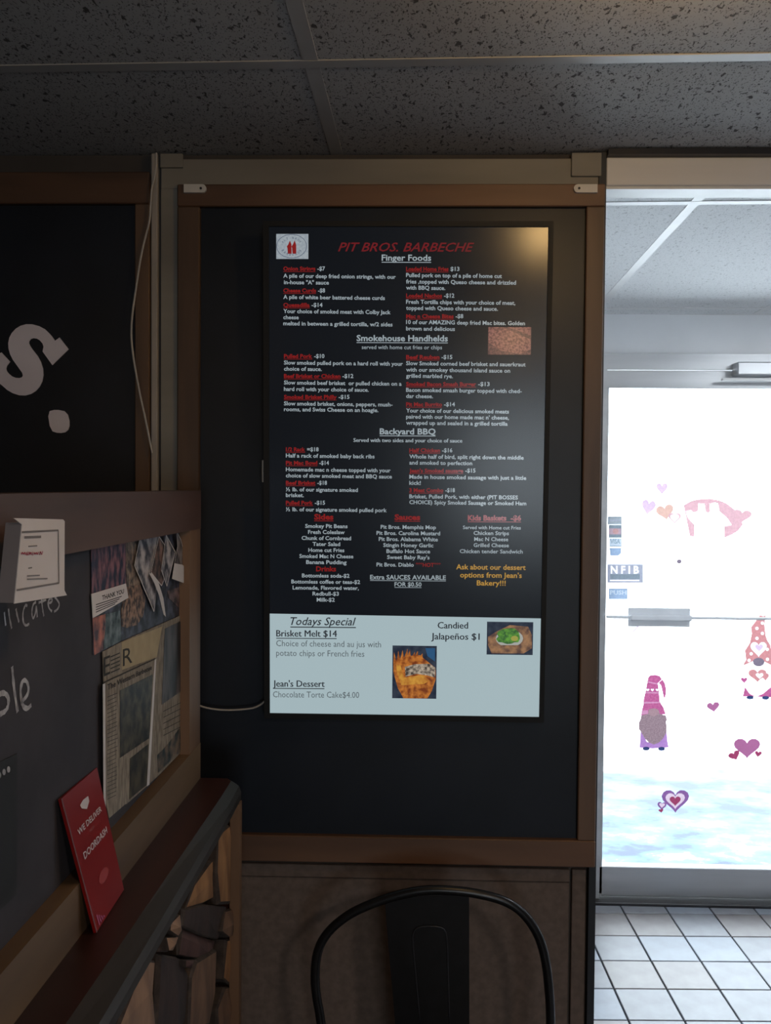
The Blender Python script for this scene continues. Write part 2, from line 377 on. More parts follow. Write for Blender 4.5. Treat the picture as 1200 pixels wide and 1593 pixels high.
# push bar
zp = xz(1100, 962, DY-.04)[1]; pa = xz(980, 962, DY-.04)[0]; pb = xz(1077, 962, DY-.04)[0]; z1_, z0_ = xz(1030, 946, DY-.02)[1], xz(1030, 975, DY-.02)[1]
PB_ = mat('push_bar_with_glare', (.80,.83,.88), (.74,.77,.82), 12, .35, .0)  # pale base colour stands in for glare around the backlit bar
b_ = G(); b_.tube([(XI-.004, DY-.03, zp), (dxr-.06, DY-.03, zp)], .006, 10)
b_.link('push_bar', PB_, d)
G().box(pa, pb, DY-.022, DY-.004, z0_, z1_, .003).link('push_plate', PB_, d)
G().box(pa+.004, pb+.001, DY-.042, DY-.022, zp-.012, zp+.010, .004).link('push_grip', PB_, d)
# closer
ca = xz(1146, 572, DY-.05)
cl = G(); cl.box(ca[0], ca[0]+.24, DY-.065, DY-.0, zz(586), zz(566), .004); 
co = cl.link('door_closer', ALU, d)
G().box(ca[0]-.05, ca[0]+.2, DY-.05, DY-.035, zz(594), zz(590), .001).link('closer_arm', GRID, d)
# ------------------------------------------------------------------ outdoors
G0 = G().box(-30, 40, DY+.05, 80, -.30, -.02).link('ground', snow_mat()); G0['kind'] = 'structure'
# ================================================================== BLACKBOARD FRAMES ON THE WALL
def frame_board(name, x0, x1, z0, z1, wl, wt, wr_, wb, label, recess=.014, face=1.766):
    t = thing(name, ((x0+x1)/2, WY, z0), label, 'blackboard')
    G().box(x0+.01, x1-.01, face+recess, WY-.0005, z0+.01, z1-.01).link('board_panel', CHALK, t)
    G().box(x0, x1, face, WY-.001, z1-wt, z1, .002).link('top_rail', WOODH, t)
    G().box(x0, x1, face, WY-.001, z0, z0+wb, .002).link('bottom_rail', WOODH, t)
    G().box(x0, x0+wl, face+.001, WY-.001, z0+wb, z1-wt, .002).link('side_rail', WOOD, t)
    G().box(x1-wr_, x1, face+.001, WY-.001, z0+wb, z1-wt, .002).link('side_rail', WOOD, t)
    return t
fx0, fx1, fz0, fz1 = rect(275, 286, 933, 1344, 1.766)
pxm = F/1.766
frame_board('framed_blackboard', fx0, WX-.003, fz0, fz1, 35/pxm, 34/pxm, 28/pxm, 42/pxm, 'large blackboard panel in brown wooden frame behind the menu screen')
lx1 = xz(232, 500, 1.766)[0]; lz1 = xz(100, 267, 1.766)[1]
lb = frame_board('framed_blackboard', -1.5, lx1, .62, lz1, .05, 49/pxm, 23/pxm, .05, 'left blackboard with big white slab letter in brown wooden frame')
# big letter S and full stop on the left blackboard
def c1(x, y): return (x/2.844, 220 + y/2.844)
S = [(305,920),(265,868),(245,883),(228,858),(190,822),(130,806),(80,820),(45,858),(36,905),(50,955),(85,1003),(105,1032),(97,1048),(62,1046),(33,1022),(27,1000),(46,975),(8,934),(-20,950),(-70,995),(-30,1055),(0,1070),(45,1110),(100,1128),(152,1114),(186,1075),(196,1020),(178,962),(138,912),(127,888),(142,870),(172,874),(196,902),(190,930),(233,990)]
sharp = {0,1,2,16,17,18,19,20,33,34}
def soft(pts, sharp):
    out = []
    n = len(pts)
    for i, p in enumerate(pts):
        if i in sharp: out.append(p); continue
        a, b = pts[i-1], pts[(i+1) % n]
        for t in (.25, .75):
            pass
        out.append(((a[0]*.25+p[0]*.75), (a[1]*.25+p[1]*.75)))
        out.append(((b[0]*.25+p[0]*.75), (b[1]*.25+p[1]*.75)))
    return out
BP = 1.780 - .0005
tl = G().slab([hit(*c1(*p), ypl(BP)) for p in soft(S, sharp)], (0,-1,0), .002)
tl.link('white_letter', LETW, lb, org=lb.location)
dot = smooth_closed([(212,1196),(250,1186),(298,1196),(312,1250),(300,1285),(262,1292),(225,1280)], 1)
G().slab([hit(*c1(*p), ypl(BP)) for p in dot], (0,-1,0), .002).link('white_dot', LETW, lb, org=lb.location)
# white clips at top of menu frame
for (a, b, side) in ((286, 321, 1), (893, 930, -1)):
    x0, x1, z0, z1 = rect(a, 286.5, b, 299.5, 1.76)
    t = thing('plastic_clip', ((x0+x1)/2, 1.766, z0), ('white plastic clip on top left corner of menu frame' if side > 0 else 'white plastic clip on top right corner of menu frame'), 'clip', 'clips on the menu frame')
    r = (z1-z0)/2; k = []
    for q in range(9):
        an = -math.pi/2 + math.pi*q/8; k.append(((x1-r)+math.cos(an)*r, (z0+r)+math.sin(an)*r) if side > 0 else ((x0+r)-math.cos(an)*r, (z0+r)+math.sin(an)*r))
    k += [(x0, z1), (x0, z0)] if side > 0 else [(x1, z1), (x1, z0)]
    G().slab([(u, 1.7655, w) for u, w in k], (0,-1,0), .006).link('clip_body', PLAST, t)
    G().cyl(((x1-r*1.3) if side > 0 else (x0+r*1.3), 1.7597, z0+r), .0025, -.0012, 'Y', 10).link('screw', DARKM, t)
# cable raceway and loose cables left of frame
cx0 = xz(233.5, 500, 1.77)[0]; cx1 = xz(244.5, 500, 1.77)[0]
t = thing('cable_raceway', ((cx0+cx1)/2, 1.789, .1), 'pale vertical cable raceway between the two wooden frames', 'raceway')
G().box(cx0+.001, cx1, 1.772, 1.789, .1, CH-.002, .002).link('cover', mat('grey_raceway', (.36,.32,.29), (.30,.27,.245), 9, .5), t)
cab = [(243,238),(243.5,255),(241,275),(236,292),(234.5,320),(233,345),(226,370),(219,400),(213,440),(207,480),(204.5,505),(204.5,530),(208,560),(216,605),(226,650),(234,690),(237,705)]
pts = smooth_open([hit(a, b, ypl(1.757)) for a, b in cab])
tag(G().tube(pts, .0022, 8).link('loose_cable', CABLE, smooth=True), 'thin white cable bowing out from the raceway over the left frame', 'cable')
pts = smooth_open([hit(a, b, ypl(1.752)) for a, b in [(300,1093),(318,1101),(345,1105),(380,1104),(402,1100),(418,1085)]])
tag(G().tube(pts, .0019, 8).link('power_cable', CABLE, smooth=True), 'short white power cable running left from under the menu screen', 'cable')
# ================================================================== MENU SCREEN
TILT = 0.040
tb0 = hit(630, 1112, ypl(1.745))
tv = thing('menu_screen', (tb0.x, 1.745, tb0.z), 'tall black wall screen glowing with the restaurant menu', 'screen', rot=(TILT, 0, 0))
tv['_org'] = 0
Rt = Matrix.Rotation(TILT, 3, 'X'); nt = Rt @ Vector((0,1,0)); tpl = (tv.location.copy(), nt)
def uv(px, py):
    h = Rt.transposed() @ (hit(px, py, tpl) - tpl[0]); return h.x, h.z
ul = uv(419.5, 730)[0]; ur = uv(851, 500)[0]; vb = 0; vt = uv(635, 353)[1]
g = G(); g.box(ul-.010, ur+.008, .003, .028, -.010, vt+.009, .002)
g.link('back_case', BLACKM, tv, org=(0,0,0))
BEZ = mat('dark_bezel', (.009,.009,.010), None, 20, .6, spec=.3)
g = G(); g.box(ul-.011, ul, -.004, .004, -.011, vt+.010); g.box(ur, ur+.009, -.004, .004, -.011, vt+.010); g.box(ul, ur, -.004, .004, -.011, 0); g.box(ul, ur, -.004, .004, vt, vt+.010)
g.link('bezel', BEZ, tv, org=(0,0,0))
SCR = emis('lit_black_screen', (.0035,.0045,.0065), 1.0, .22, (.004,.006,.010))
SCR.node_tree.nodes['Principled BSDF'].inputs['Specular IOR Level'].default_value = .36
G().box(ul, ur, 0, .003, vb, vt).link('display', SCR, tv, org=(0,0,0))
g = G().box(ul-.0145, ul-.011, -.002, .008, uv(411,750)[1], uv(411,716)[1]); g.link('status_strip', mat('grey_strip', (.3,.3,.3), None, 9), tv, org=(0,0,0))
SG = G(); SMI = {}
TVM = []
def tmi(m):
    if m.name not in SMI: SMI[m.name] = len(TVM); TVM.append(m)
    return SMI[m.name]
E_W = emis('screen_text_white', (.30,.35,.38)); E_R = emis('screen_text_red', (.21,.010,.010)); E_RB = emis('screen_text_dark_red', (.14,.009,.012))
E_Y = emis('screen_text_amber', (.46,.25,.04)); E_BG = emis('screen_special_panel', (.36,.46,.49), 1, .12); E_K = emis('screen_text_black', (.018,.022,.028)); E_G = emis('screen_text_grey', (.09,.11,.12))
def quad(G_, x0, y0, x1, y1, m, off=.0004):     # pixel corners -> screen rectangle
    a = uv(x0, y0); b = uv(x1, y1)
    G_.add([(a[0], -off, b[1]), (b[0], -off, b[1]), (b[0], -off, a[1]), (a[0], -off, a[1])], [(0,1,2,3)], m)
def line(G_, s, xa, xb, yb, size, m, bold=.018, shear=0, off=.0008, under=False, slope=.008):
    """text on the screen: pixel left/right, baseline y at left, size px"""
    p0 = uv(xa, yb); p1 = uv(xb, yb + (xb-xa)*slope)
    k = 1.72/F*size
    if bold == .010:      # semi-bold: two passes side by side
        line(G_, s, xa+.55, xb+.55, yb, size, m, 0, shear, off+.0001, False, slope); bold = 0
    put_text(G_, s, (p0[0], 0, p0[1]), (p1[0], 0, p1[1]), k, Vector((0,0,1)), Vector((0,-off,0)), bold, shear, m)
    if under:
        dy = -.0022*size/12; th = .0013*size/12
        G_.add([(p0[0], -off, p0[1]+dy), (p1[0], -off, p1[1]+dy), (p1[0], -off, p1[1]+dy-th), (p0[0], -off, p0[1]+dy-th)], [(0,3,2,1)], m)
wt, rd, rb, ye, kk, gr = [tmi(m) for m in (E_W, E_R, E_RB, E_Y, E_K, E_G)]
# title and headings
T = G()
line(T, 'PIT BROS. BARBECHE', 526, 738, 391, 19, rb, .012, .35, slope=.002)
line(T, 'Finger Foods', 594, 671, 405.5, 13, wt, .02, under=True, slope=.004)
line(T, 'Smokehouse Handhelds', 555, 697, 530.5, 13, wt, .025, under=True, slope=.004)
line(T, 'served with home cut fries or chips', 563, 688, 543, 8.5, wt, .008, slope=.004)
line(T, 'Backyard BBQ', 591, 678, 675.5, 13, wt, .025, under=True, slope=.004)
line(T, 'Served with two sides and your choice of sauce', 550, 719, 687.5, 8.5, wt, .01, slope=.006)
B = .022
def item(name, price, x, x2, xp, y):
    line(T, name, x, x2, y, 8.6, rd, .034, under=True, slope=.002); line(T, price, x2+3, xp, y, 8.8, wt, B, slope=.002)
def body(s, x, x2, y): line(T, s, x, x2, y, 8.6, wt, B, slope=.011)
item('Onion Strings', '-$7', 441, 491, 506, 421); body('A pile of our deep fried onion strings, with our', 441, 616, 432); body('in-house "A" sauce', 442, 512, 442)
item('Cheese Curds', '-$8', 441, 492, 506, 455); body('A pile of white beer battered cheese curds', 441, 599, 465)
item('Quesadilla', '-$14', 441, 482, 502, 477.5); body('Your choice of smoked meat with Colby Jack', 441, 608, 487); body('cheese', 441, 465, 496.5); body('melted in between a grilled tortilla, w/2 sides', 441, 611, 506)
item('Loaded Home Fries', '$13', 632, 698, 715, 421.5); body('Pulled pork on top of a pile of home cut', 632, 781, 431); body('fries ,topped with Queso cheese and drizzled', 632, 803, 441); body('with BBQ sauce.', 632, 693, 450.5)
item('Loaded Nachos', '-$12', 632, 688, 707, 463); body('Fresh Tortilla chips with your choice of meat,', 632, 802, 472.5); body('topped with Queso cheese and sauce.', 632, 775, 482)
item('Mac n Cheese Bites', '-$8', 632, 706, 721, 495); body('10 of our AMAZING deep fried Mac bites. Golden', 632, 817, 504); body('brown and delicious', 632, 708, 514)
item('Pulled Pork', '-$10', 442, 486, 505, 557); body('Slow smoked pulled pork on a hard roll with your', 442, 627, 567); body('choice of sauce.', 442, 501, 576.5)
item('Beef Brisket or Chicken', '-$12', 442, 530, 550, 588); body('Slow smoked beef brisket  or pulled chicken on a', 442, 625, 598); body('hard roll with your choice of sauce.', 442, 574, 608)
item('Smoked Brisket Philly', '-$15', 442, 524, 544, 620.5); body('Slow smoked brisket, onions, peppers, mush-', 442, 611, 630.5); body('rooms, and Swiss Cheese on an hoagie.', 442, 589, 639.5)
item("Beef Reuben", '-$15', 632, 684, 704, 558.5); body('Slow Smoked corned beef brisket and sauerkraut', 632, 818, 568); body('with our smokey thousand island sauce on', 632, 794, 578); body('grilled marbled rye.', 632, 705, 587.5)
item('Smoked Bacon Smash Burger', '-$13', 632, 741, 762, 600.5); body('Bacon smoked smash burger topped with ched-', 632, 812, 609.5); body('dar cheese.', 632, 674, 619)
item('Pit Mac Burrito', '-$14', 632, 688, 708, 632); body('Your choice of our delicious smoked meats', 632, 792, 641.5); body("paired with our home made mac n' cheese,", 632, 792, 651); body('wrapped up and sealed in a grilled tortilla', 632, 790, 660.5)
item('1/2 Rack', '=$18', 445, 475, 496, 702); body('Half a rack of smoked baby back ribs', 445, 583, 711.5)
item('Pit Mac Bowl', '-$14', 445, 494, 512, 723); body('Homemade mac n cheese topped with your', 445, 608, 733); body('choice of slow smoked meat and BBQ sauce', 445, 610, 742.5)
item('Beef Brisket', '-$18', 445, 491, 509, 754); body('\u00bd lb. of our signature smoked', 445, 557, 764); body('brisket.', 445, 473, 773)
item('Pulled Pork', '-$15', 445, 487, 506, 785); body('\u00bd lb. of our signature smoked pulled pork', 445, 602, 795)
item('Half Chicken', '-$16', 637, 685, 704, 703.5); body('Whole half of bird, split right down the middle', 637, 815, 713); body('and smoked to perfection', 637, 735, 722.5)
item("Jean's Smoked sausage", '-$15', 637, 721, 740, 735); body('Made in house smoked sausage with just a little', 637, 819, 744.5); body('kick!', 637, 655, 754)
item('3 Meat Combo', '-$18', 637, 690, 708, 765.5); body('Brisket, Pulled Pork, with either (PIT BOSSES', 637, 806, 775); body('CHOICE) Spicy Smoked Sausage or Smoked Ham', 637, 819, 784)
line(T, 'Sides', 489, 519, 808, 12, rd, .04, under=True, slope=.004); line(T, 'Sauces', 614, 654, 808.5, 12, rd, .04, under=True, slope=.004); line(T, 'Kids Baskets  -$6', 728, 811, 809.5, 11.5, rd, .04, under=True, slope=.004)
def cent(lines, y0, dy, c, m=wt, size=8.6, b=B):
    for k, (s, w) in enumerate(lines): line(T, s, c-w/2, c+w/2, y0+dy*k, size, m, b, slope=.008)
cent([('Smokey Pit Beans', 66), ('Fresh Coleslaw', 57), ('Chunk of Cornbread', 77), ('Tater Salad', 43), ('Home cut Fries', 56), ('Smoked Mac N Cheese', 84), ('Banana Pudding', 63)], 821, 9.35, 508)
line(T, 'Drinks', 492, 523, 888.5, 11, rd, .03, slope=.004)
cent([('Bottomless soda-$2', 74), ('Bottomless coffee or teas-$2', 107), ('Lemonade, Flavored water,', 103), ('Redbull-$3', 41), ('Milk-$2', 28)], 898, 9.4, 507)
cent([('Pit Bros. Memphis Mop', 86), ('Pit Bros. Carolina Mustard', 99), ('Pit Bros. Alabama White', 92), ('Stingin Honey Garlic', 78), ('Buffalo Hot Sauce', 68), ("Sweet Baby Ray's", 66)], 822.5, 9.4, 635.5)
line(T, 'Pit Bros. Diablo', 586, 644, 881, 8.6, wt, B); line(T, '***HOT***', 647, 686, 881.5, 8.6, rd, B)
cent([('Served with Home cut Fries', 90)], 823, 9, 765.5, size=7.8, b=.012); cent([('Chicken Strips', 55), ('Mac N Cheese', 53), ('Grilled Cheese', 55), ('Chicken tender Sandwich', 98)], 832, 9.4, 764.5, b=.016)
line(T, 'Extra SAUCES AVAILABLE', 576, 694, 901, 10, wt, .02, under=True); line(T, 'FOR $0.50', 614, 656, 912, 9.5, wt, .02, under=True)
line(T, 'Ask about our dessert', 710, 818, 885.5, 11.5, ye, .016, slope=.01); line(T, "options from Jean's", 716, 812, 898, 11.5, ye, .016, slope=.01); line(T, 'Bakery!!!', 742, 787, 910.5, 11.5, ye, .016, slope=.01)
T.link('menu_lettering', TVM, tv, org=(0,0,0), fix=False)
# special panel
sx1 = uv(841, 1000)[0]; sy = uv(630, 958)[1]
sp = G(); a0 = uv(420, 954.5); a1 = uv(841, 962); 
G().add([(ul, -.0003, 0), (sx1, -.0003, 0), (sx1, -.0003, a1[1]), (ul, -.0003, a0[1])], [(0,1,2,3)]).link('special_panel', E_BG, tv, org=(0,0,0), fix=False)
T = G()
line(T, 'Todays Special', 452, 554, 972, 18, kk, .008, .3, under=True, slope=.008); line(T, 'Brisket Melt $14', 430, 524, 990, 15, kk, .010, under=True, slope=.006)
line(T, 'Choice of cheese and au jus with', 430, 593, 1005, 14, gr, 0, slope=.012); line(T, 'potato chips or French fries', 430, 567, 1020, 14, gr, 0, slope=.012)
line(T, "Jean's Dessert", 425, 505, 1068, 15, kk, .010, under=True, slope=.006); line(T, 'Chocolate Torte Cake$4.00', 425, 559, 1084.5, 14, gr, 0, slope=.008)
line(T, 'Candied', 681, 728, 977.5, 15, kk, .010, slope=.006); line(T, 'Jalape\u00f1os $1', 671, 746, 994.5, 15, kk, .010, slope=.01)
T.link('special_lettering', TVM, tv, org=(0,0,0), fix=False)
def picture(x0, y0, x1, y1, layers, name, base):
    P = G(); ms = [base] + [l[0] for l in layers]
    quad(P, x0, y0, x1, y1, 0, .0006)
    for i, (m, polys) in enumerate(layers):
        for pl_ in polys:
            q = [uv(x0 + u*(x1-x0), y0 + v*(y1-y0)) for u, v in pl_]
            P.add([(a, -(.0008+.0002*i), b) for a, b in q], [tuple(range(len(q)))], i+1)
    return P.link(name, ms, tv, org=(0,0,0), fix=False)
pn_ = emis('photo_night', (.012,.018,.035), c2=(.03,.04,.06), scale=60)
po = emis('photo_orange', (.50,.17,.03), c2=(.16,.035,.01), scale=90); pa_ = emis('photo_cheese', (.55,.27,.04), c2=(.35,.12,.02), scale=80)
pc = emis('photo_meat', (.42,.35,.27), c2=(.05,.04,.035), scale=160); pbn = emis('photo_board', (.30,.16,.08), c2=(.09,.05,.04), scale=70)
pg = emis('photo_green', (.11,.30,.04), c2=(.03,.10,.03), scale=120); pw = emis('photo_bowl', (.35,.36,.33)); pbl = emis('photo_blue', (.02,.08,.18))
pk = emis('photo_pepper', (.30,.30,.06)); pr = emis('photo_sausage', (.22,.09,.09), c2=(.08,.03,.035), scale=260); pr2 = emis('photo_sausage_dark', (.05,.025,.03), c2=(.12,.05,.055), scale=260)
def blob(cx, cy, rx, ry, n=18, j=.0): 
    return [(cx+rx*math.cos(2*math.pi*k/n)*(1+random.uniform(-j,j)), cy+ry*math.sin(2*math.pi*k/n)*(1+random.uniform(-j,j))) for k in range(n)]
spikes = [[(.02+.07*k, .30), (.06+.09*k+random.uniform(-.03,.03), .03+.02*abs(k-3)+random.uniform(0,.05)), (.12+.08*k, .38)] for k in range(8)]
picture(611, 1004, 679, 1087, [(pbl, [[(.75,.05),(.97,.05),(.97,.3),(.8,.2)]]), (po, [[(.02,.3),(.3,.2),(.62,.18),(.8,.3),(.98,.42),(.99,.62),(.9,.85),(.8,.99),(.25,.99),(.12,.8),(.02,.5)]] + spikes),
    (pa_, [[(.08,.35),(.18,.36),(.26,.60),(.70,.55),(.85,.66),(.72,.72),(.2,.74),(.10,.5)]]), (pc, [[(.28,.40),(.5,.35),(.85,.34),(.98,.42),(.97,.6),(.8,.56),(.55,.53),(.3,.58)]])], 'sandwich_picture', pn_)
picture(758, 967, 829, 1019, [(pbn, [[(.02,.45),(.2,.3),(.5,.1),(.9,.15),(.98,.4),(.98,.8),(.8,.95),(.1,.95),(.02,.7)]]), (pw, [blob(.49,.50,.30,.26)]), (pbn, [[(.28,.70),(.36,.92),(.62,.92),(.70,.70)]]), (pg, [blob(.48,.44,.27,.24,18,.16)]), (pk, [blob(.60,.50,.08,.08)])], 'jalapeno_picture', pn_)
picture(760, 509, 826, 552, [(pr, [[(.0,.0),(.35,.0),(1,.45),(1,.8),(.75,.98),(.3,.85),(0,.55)], [(.45,.0),(1,.0),(1,.3)]])], 'sausage_picture', pr2)
# logo card
LG = G(); quad(LG, 430, 364, 480, 403, 0, .0006); 
def lpt(x, y): 
    a = uv(410 + x/8, 340 + y/8); return (a[0], -.0010, a[1])
for sx in (0, 58):
    LG.add([lpt(x+sx, y) for x, y in [(330,275),(345,310),(350,330),(352,440),(305,440),(300,370),(292,350),(312,320)]], [tuple(range(8))], 1)
for i, (word, up_) in enumerate((('PIT BROS', 1), ('BARBECUE', 0))):
    for k, ch in enumerate(word):
        if ch == ' ': continue
        an = math.radians(150 - 120*k/7) if up_ else math.radians(210 + 120*k/7)
        cx, cy = 352 + 125*math.cos(an), 345 - 105*math.sin(an)
        vs, fs = text_geo(ch, .01); rot = an - math.pi/2 if up_ else an + math.pi/2
        c0 = lpt(cx, cy)
        LG.add([(c0[0] + .0058*((v.x-.3)*math.cos(rot)-(v.y-.35)*math.sin(rot)), -.0010, c0[2] + .0058*((v.x-.3)*math.sin(rot)+(v.y-.35)*math.cos(rot))) for v in vs], fs, 2)
ring = [(352+190*math.cos(2*math.pi*k/40), 345+150*math.sin(2*math.pi*k/40)) for k in range(40)]; ring2 = [(352+183*math.cos(2*math.pi*k/40), 345+143*math.sin(2*math.pi*k/40)) for k in range(40)]
vs = [lpt(*p) for p in ring] + [lpt(*p) for p in ring2]
LG.add(vs, [(k, (k+1) % 40, (k+1) % 40+40, k+40) for k in range(40)], 2)
LG.link('logo_card', [emis('logo_white', (.33,.37,.40), 1, .15, c2=(.26,.30,.34), scale=200), E_R, emis('logo_ink', (.08,.10,.15))], tv, org=(0,0,0), fix=False)
# ================================================================== CHALKBOARD DIVIDER ON THE LEFT
PHI = 0.0138
dD = Vector((math.sin(PHI), math.cos(PHI), 0)); nD = Vector((math.cos(PHI), -math.sin(PHI), 0))
E = hit(312, 1210, ypl(1.55))
def dpl(off): return (E + nD*off, nD)         # plane parallel to the board face
def dp(s, off, z): return Vector((E.x, E.y, 0)) + dD*s + nD*off + Vector((0,0,z))     # s<=0 towards the camera
def dbox(g, s0, s1, o0, o1, z0, z1, mi=0):
    vs = [dp(s, o, z) for s in (s0,s1) for o in (o0,o1) for z in (z0,z1)]
    return g.add(vs, [(0,1,3,2),(4,6,7,5),(0,4,5,1),(2,3,7,6),(0,2,6,4),(1,5,7,3)], mi)
zB, zT = E.z, 1.5905
SN = -1.30
ch = thing('chalkboard', dp(-.6, -.02, zB), 'dusty chalkboard in wooden frame pinned with papers above the log shelf', 'chalkboard')
dbox(G(), SN+.02, -.02, -.035, -.02, zB+.02, zT-.02).link('board_panel', CHALK2, ch)
dbox(G(), SN, 0, -.045, 0, zT-.067, zT).link('top_rail', mat('oak_rail', (.105,.052,.034), (.045,.022,.016), 8, .5, stretch=(1,.12,1), bump=.2), ch)
dbox(G(), SN, 0, -.045, 0, zB, zB+.063).link('bottom_rail', WOODY, ch)
dbox(G(), -.072, 0, -.045, -.001, zB+.063, zT-.067).link('side_rail', WOODD, ch)
dbox(G(), SN, SN+.07, -.045, -.001, zB+.063, zT-.067).link('side_rail', WOODD, ch)
RF = -.02
def pslab(pts, off, t, name, m, parent):
    return G().slab([hit(x, y, dpl(off)) for x, y in pts], nD, t).link(name, m, parent, org=parent.location)
def strokes(name, sts, m, parent, off, r, it=2):
    g = G()
    for st in sts:
        P = smooth_open([hit(x, y, dpl(off)) for x, y in st], it)
        a, b = [], []
        for i, p in enumerate(P):
            q = (P[min(i+1, len(P)-1)] - P[max(i-1, 0)]).normalized(); w = nD.cross(q)
            rr = r*random.uniform(.75, 1.2); a.append(p + w*rr); b.append(p - w*rr)
        n = len(a); vs = a + b
        g.add(vs, [(i, i+1, n+i+1, n+i) for i in range(n-1)])
    return g.link(name, m, parent, org=parent.location)
def k7(x, y): return (x/7.585, 790 + y/7.585)
def k5(x, y): return (x/3.53, 760 + y/3.53)
cf = [[(50,1230),(58,1310),(68,1390)], [(100,1190),(112,1300),(138,1425)], [(188,1190),(205,1280),(225,1350)], [(322,1160),(300,1140),(268,1230),(272,1350),(305,1395),(345,1368)],
      [(425,1110),(388,1140),(372,1240),(388,1318),(420,1250),(428,1130),(440,1290)], [(490,1075),(500,1180),(518,1280)], [(455,1120),(545,1085)], [(560,1130),(620,1110),(610,1060),(568,1090),(572,1180),(612,1222)],
      [(645,1050),(680,1090),(706,1140),(680,1200),(640,1225)]]
strokes('chalk_writing', [[k7(*p) for p in s] for s in cf], CHK, ch, RF+.0006, .0014)
ple = [[(-30,1250),(-22,1150),(15,1115),(50,1145),(42,1215),(0,1240)], [(66,978),(78,1110),(97,1228)], [(112,1180),(160,1125),(152,1060),(125,1048),(110,1110),(122,1195),(150,1212),(172,1188)]]
strokes('chalk_writing', [[k5(*p) for p in s] for s in ple], CHK, ch, RF+.0006, .0026)
# black poster at the left edge with three pale dots
t = thing('black_poster', hit(5, 1400, dpl(RF)), 'plain black poster with pale dots at the left edge of the chalkboard', 'poster')
pslab([(-60,1215),(25,1172),(24,1392),(-60,1470)], RF+.0006, .001, 'sheet', mat('black_sheet', (.008,.008,.009), None, 9, .7), t)
g = G()
for x, y in ((13,1197),(6,1201),(-1,1206)): g.slab([hit(x+3*math.cos(q)*.8, y+5*math.sin(q), dpl(RF+.0018)) for q in [k*math.pi/5 for k in range(10)]], nD, .0003)
g.link('pale_dots', CHK, t)
# --- pinned papers
def k8(x, y): return (130 + x/3.621, 820 + y/3.621)
def K(pts): return [k8(*p) for p in pts]
def pic(name, c, c2, s, **kw): return mat(name, tuple(x*1.5 for x in c), tuple(x*.5 for x in c2), s, .5, lo=.40, hi=.64, detail=10, **kw)
COLL = pic('collage_print', (.05,.05,.075), (.018,.018,.03), 60)
t = thing('photo_collage', hit(*k8(300, 500), dpl(RF)), 'dark glossy photo collage sheet pinned at top right of the chalkboard', 'collage')
pslab(K([(42,100),(563,12),(563,488),(215,642),(105,700),(52,720)]), RF+.0005, .0008, 'sheet', COLL, t)
pslab(K([(42,100),(235,62),(238,320),(44,375)]), RF+.0014, .0004, 'blue_photo', pic('busy_blue_photo', (.16,.06,.07), (.012,.018,.07), 90, stretch=(1,1,.45)), t)
pslab(K([(237,62),(312,52),(300,200),(322,330),(240,330)]), RF+.0014, .0004, 'brown_photo', pic('busy_brown_photo', (.22,.15,.10), (.05,.035,.035), 70), t)
pslab(K([(238,335),(318,325),(348,400),(335,500),(300,550),(245,568),(215,560),(212,470)]), RF+.0016, .0004, 'food_photo', pic('food_photo', (.22,.12,.07), (.09,.045,.03), 110), t)
pslab(K([(50,512),(122,490),(122,560),(108,690),(60,722)]), RF+.0015, .0004, 'toy_photo', pic('bright_toy_photo', (.34,.10,.06), (.08,.03,.05), 45), t)
pslab(K([(124,492),(205,470),(212,640),(112,690)]), RF+.0015, .0004, 'teal_photo', pic('teal_photo', (.10,.12,.12), (.02,.05,.06), 60), t)
pslab(K([(470,360),(562,330),(562,480),(480,400)]), RF+.0015, .0004, 'portrait_photo', pic('grey_red_photo', (.14,.09,.09), (.05,.035,.04), 60), t)
t = thing('thank_you_card', hit(*k8(140, 440), dpl(RF)), 'white printed thank you card pinned over the collage left side', 'card')
pslab(K([(42,377),(236,318),(250,398),(50,512)]), RF+.0022, .0008, 'card', PAPER, t)
g = G(); up = Vector((0,0,1))
put_text(g, 'THANK YOU', hit(*k8(105,412), dpl(RF+.0032)), hit(*k8(228,372), dpl(RF+.0032)), .0085, up, Vector((0,0,0)), .02)
for k in range(4):
    a = hit(*k8(70, 440+14*k), dpl(RF+.0032)); b = hit(*k8(215-12*k, 392+14*k), dpl(RF+.0032)); g.add([a, b, b+up*.0011, a+up*.0011], [(0,1,2,3)])
g.link('lettering', INK, t)
# fan of brochures
GLO = pic('brochure_print', (.30,.27,.27), (.07,.07,.10), 50)
for nm, pts, m, off, lab in (
    ('brochure', [(318,62),(418,48),(372,262),(412,335),(397,475),(287,215)], GLO, .004, 'leftmost folded brochure in the fan at top of the chalkboard, pale edges'),
    ('brochure', [(425,52),(380,255),(440,330),(452,300),(470,120)], pic('brochure_brown_print', (.16,.09,.07), (.05,.03,.03), 60), .006, 'narrow brown brochure in the middle of the fan on the chalkboard'),
    ('brochure', [(466,45),(517,140),(470,332),(438,240)], GLO, .008, 'pale slanted brochure in the fan, second from the right'),
    ('brochure', [(524,22),(548,70),(563,125),(563,215),(512,208),(530,110)], pic('brochure_dark_print', (.14,.12,.12), (.04,.035,.04), 60), .006, 'rightmost brochure of the fan beside the frame post'),
    ('price_card', [(512,206),(563,218),(563,312),(500,288)], PAPER, .009, 'small white lined card at right of the brochure fan')):
    t = thing(nm, hit(*k8(*pts[0]), dpl(RF+off)), lab, 'brochure' if nm == 'brochure' else 'card', 'fanned papers on the chalkboard')
    pslab(K(pts), RF+off, .0008, 'sheet', m, t)
    ed = K(pts); g = G()
    for i in range(len(ed)):
        a = hit(*ed[i], dpl(RF+off+.0011)); b = hit(*ed[(i+1) % len(ed)], dpl(RF+off+.0011)); w = nD.cross((b-a).normalized())*.0009
        g.add([a+w, b+w, b-w, a-w], [(0,1,2,3)])
    g.link('pale_edge', PAPER, t)
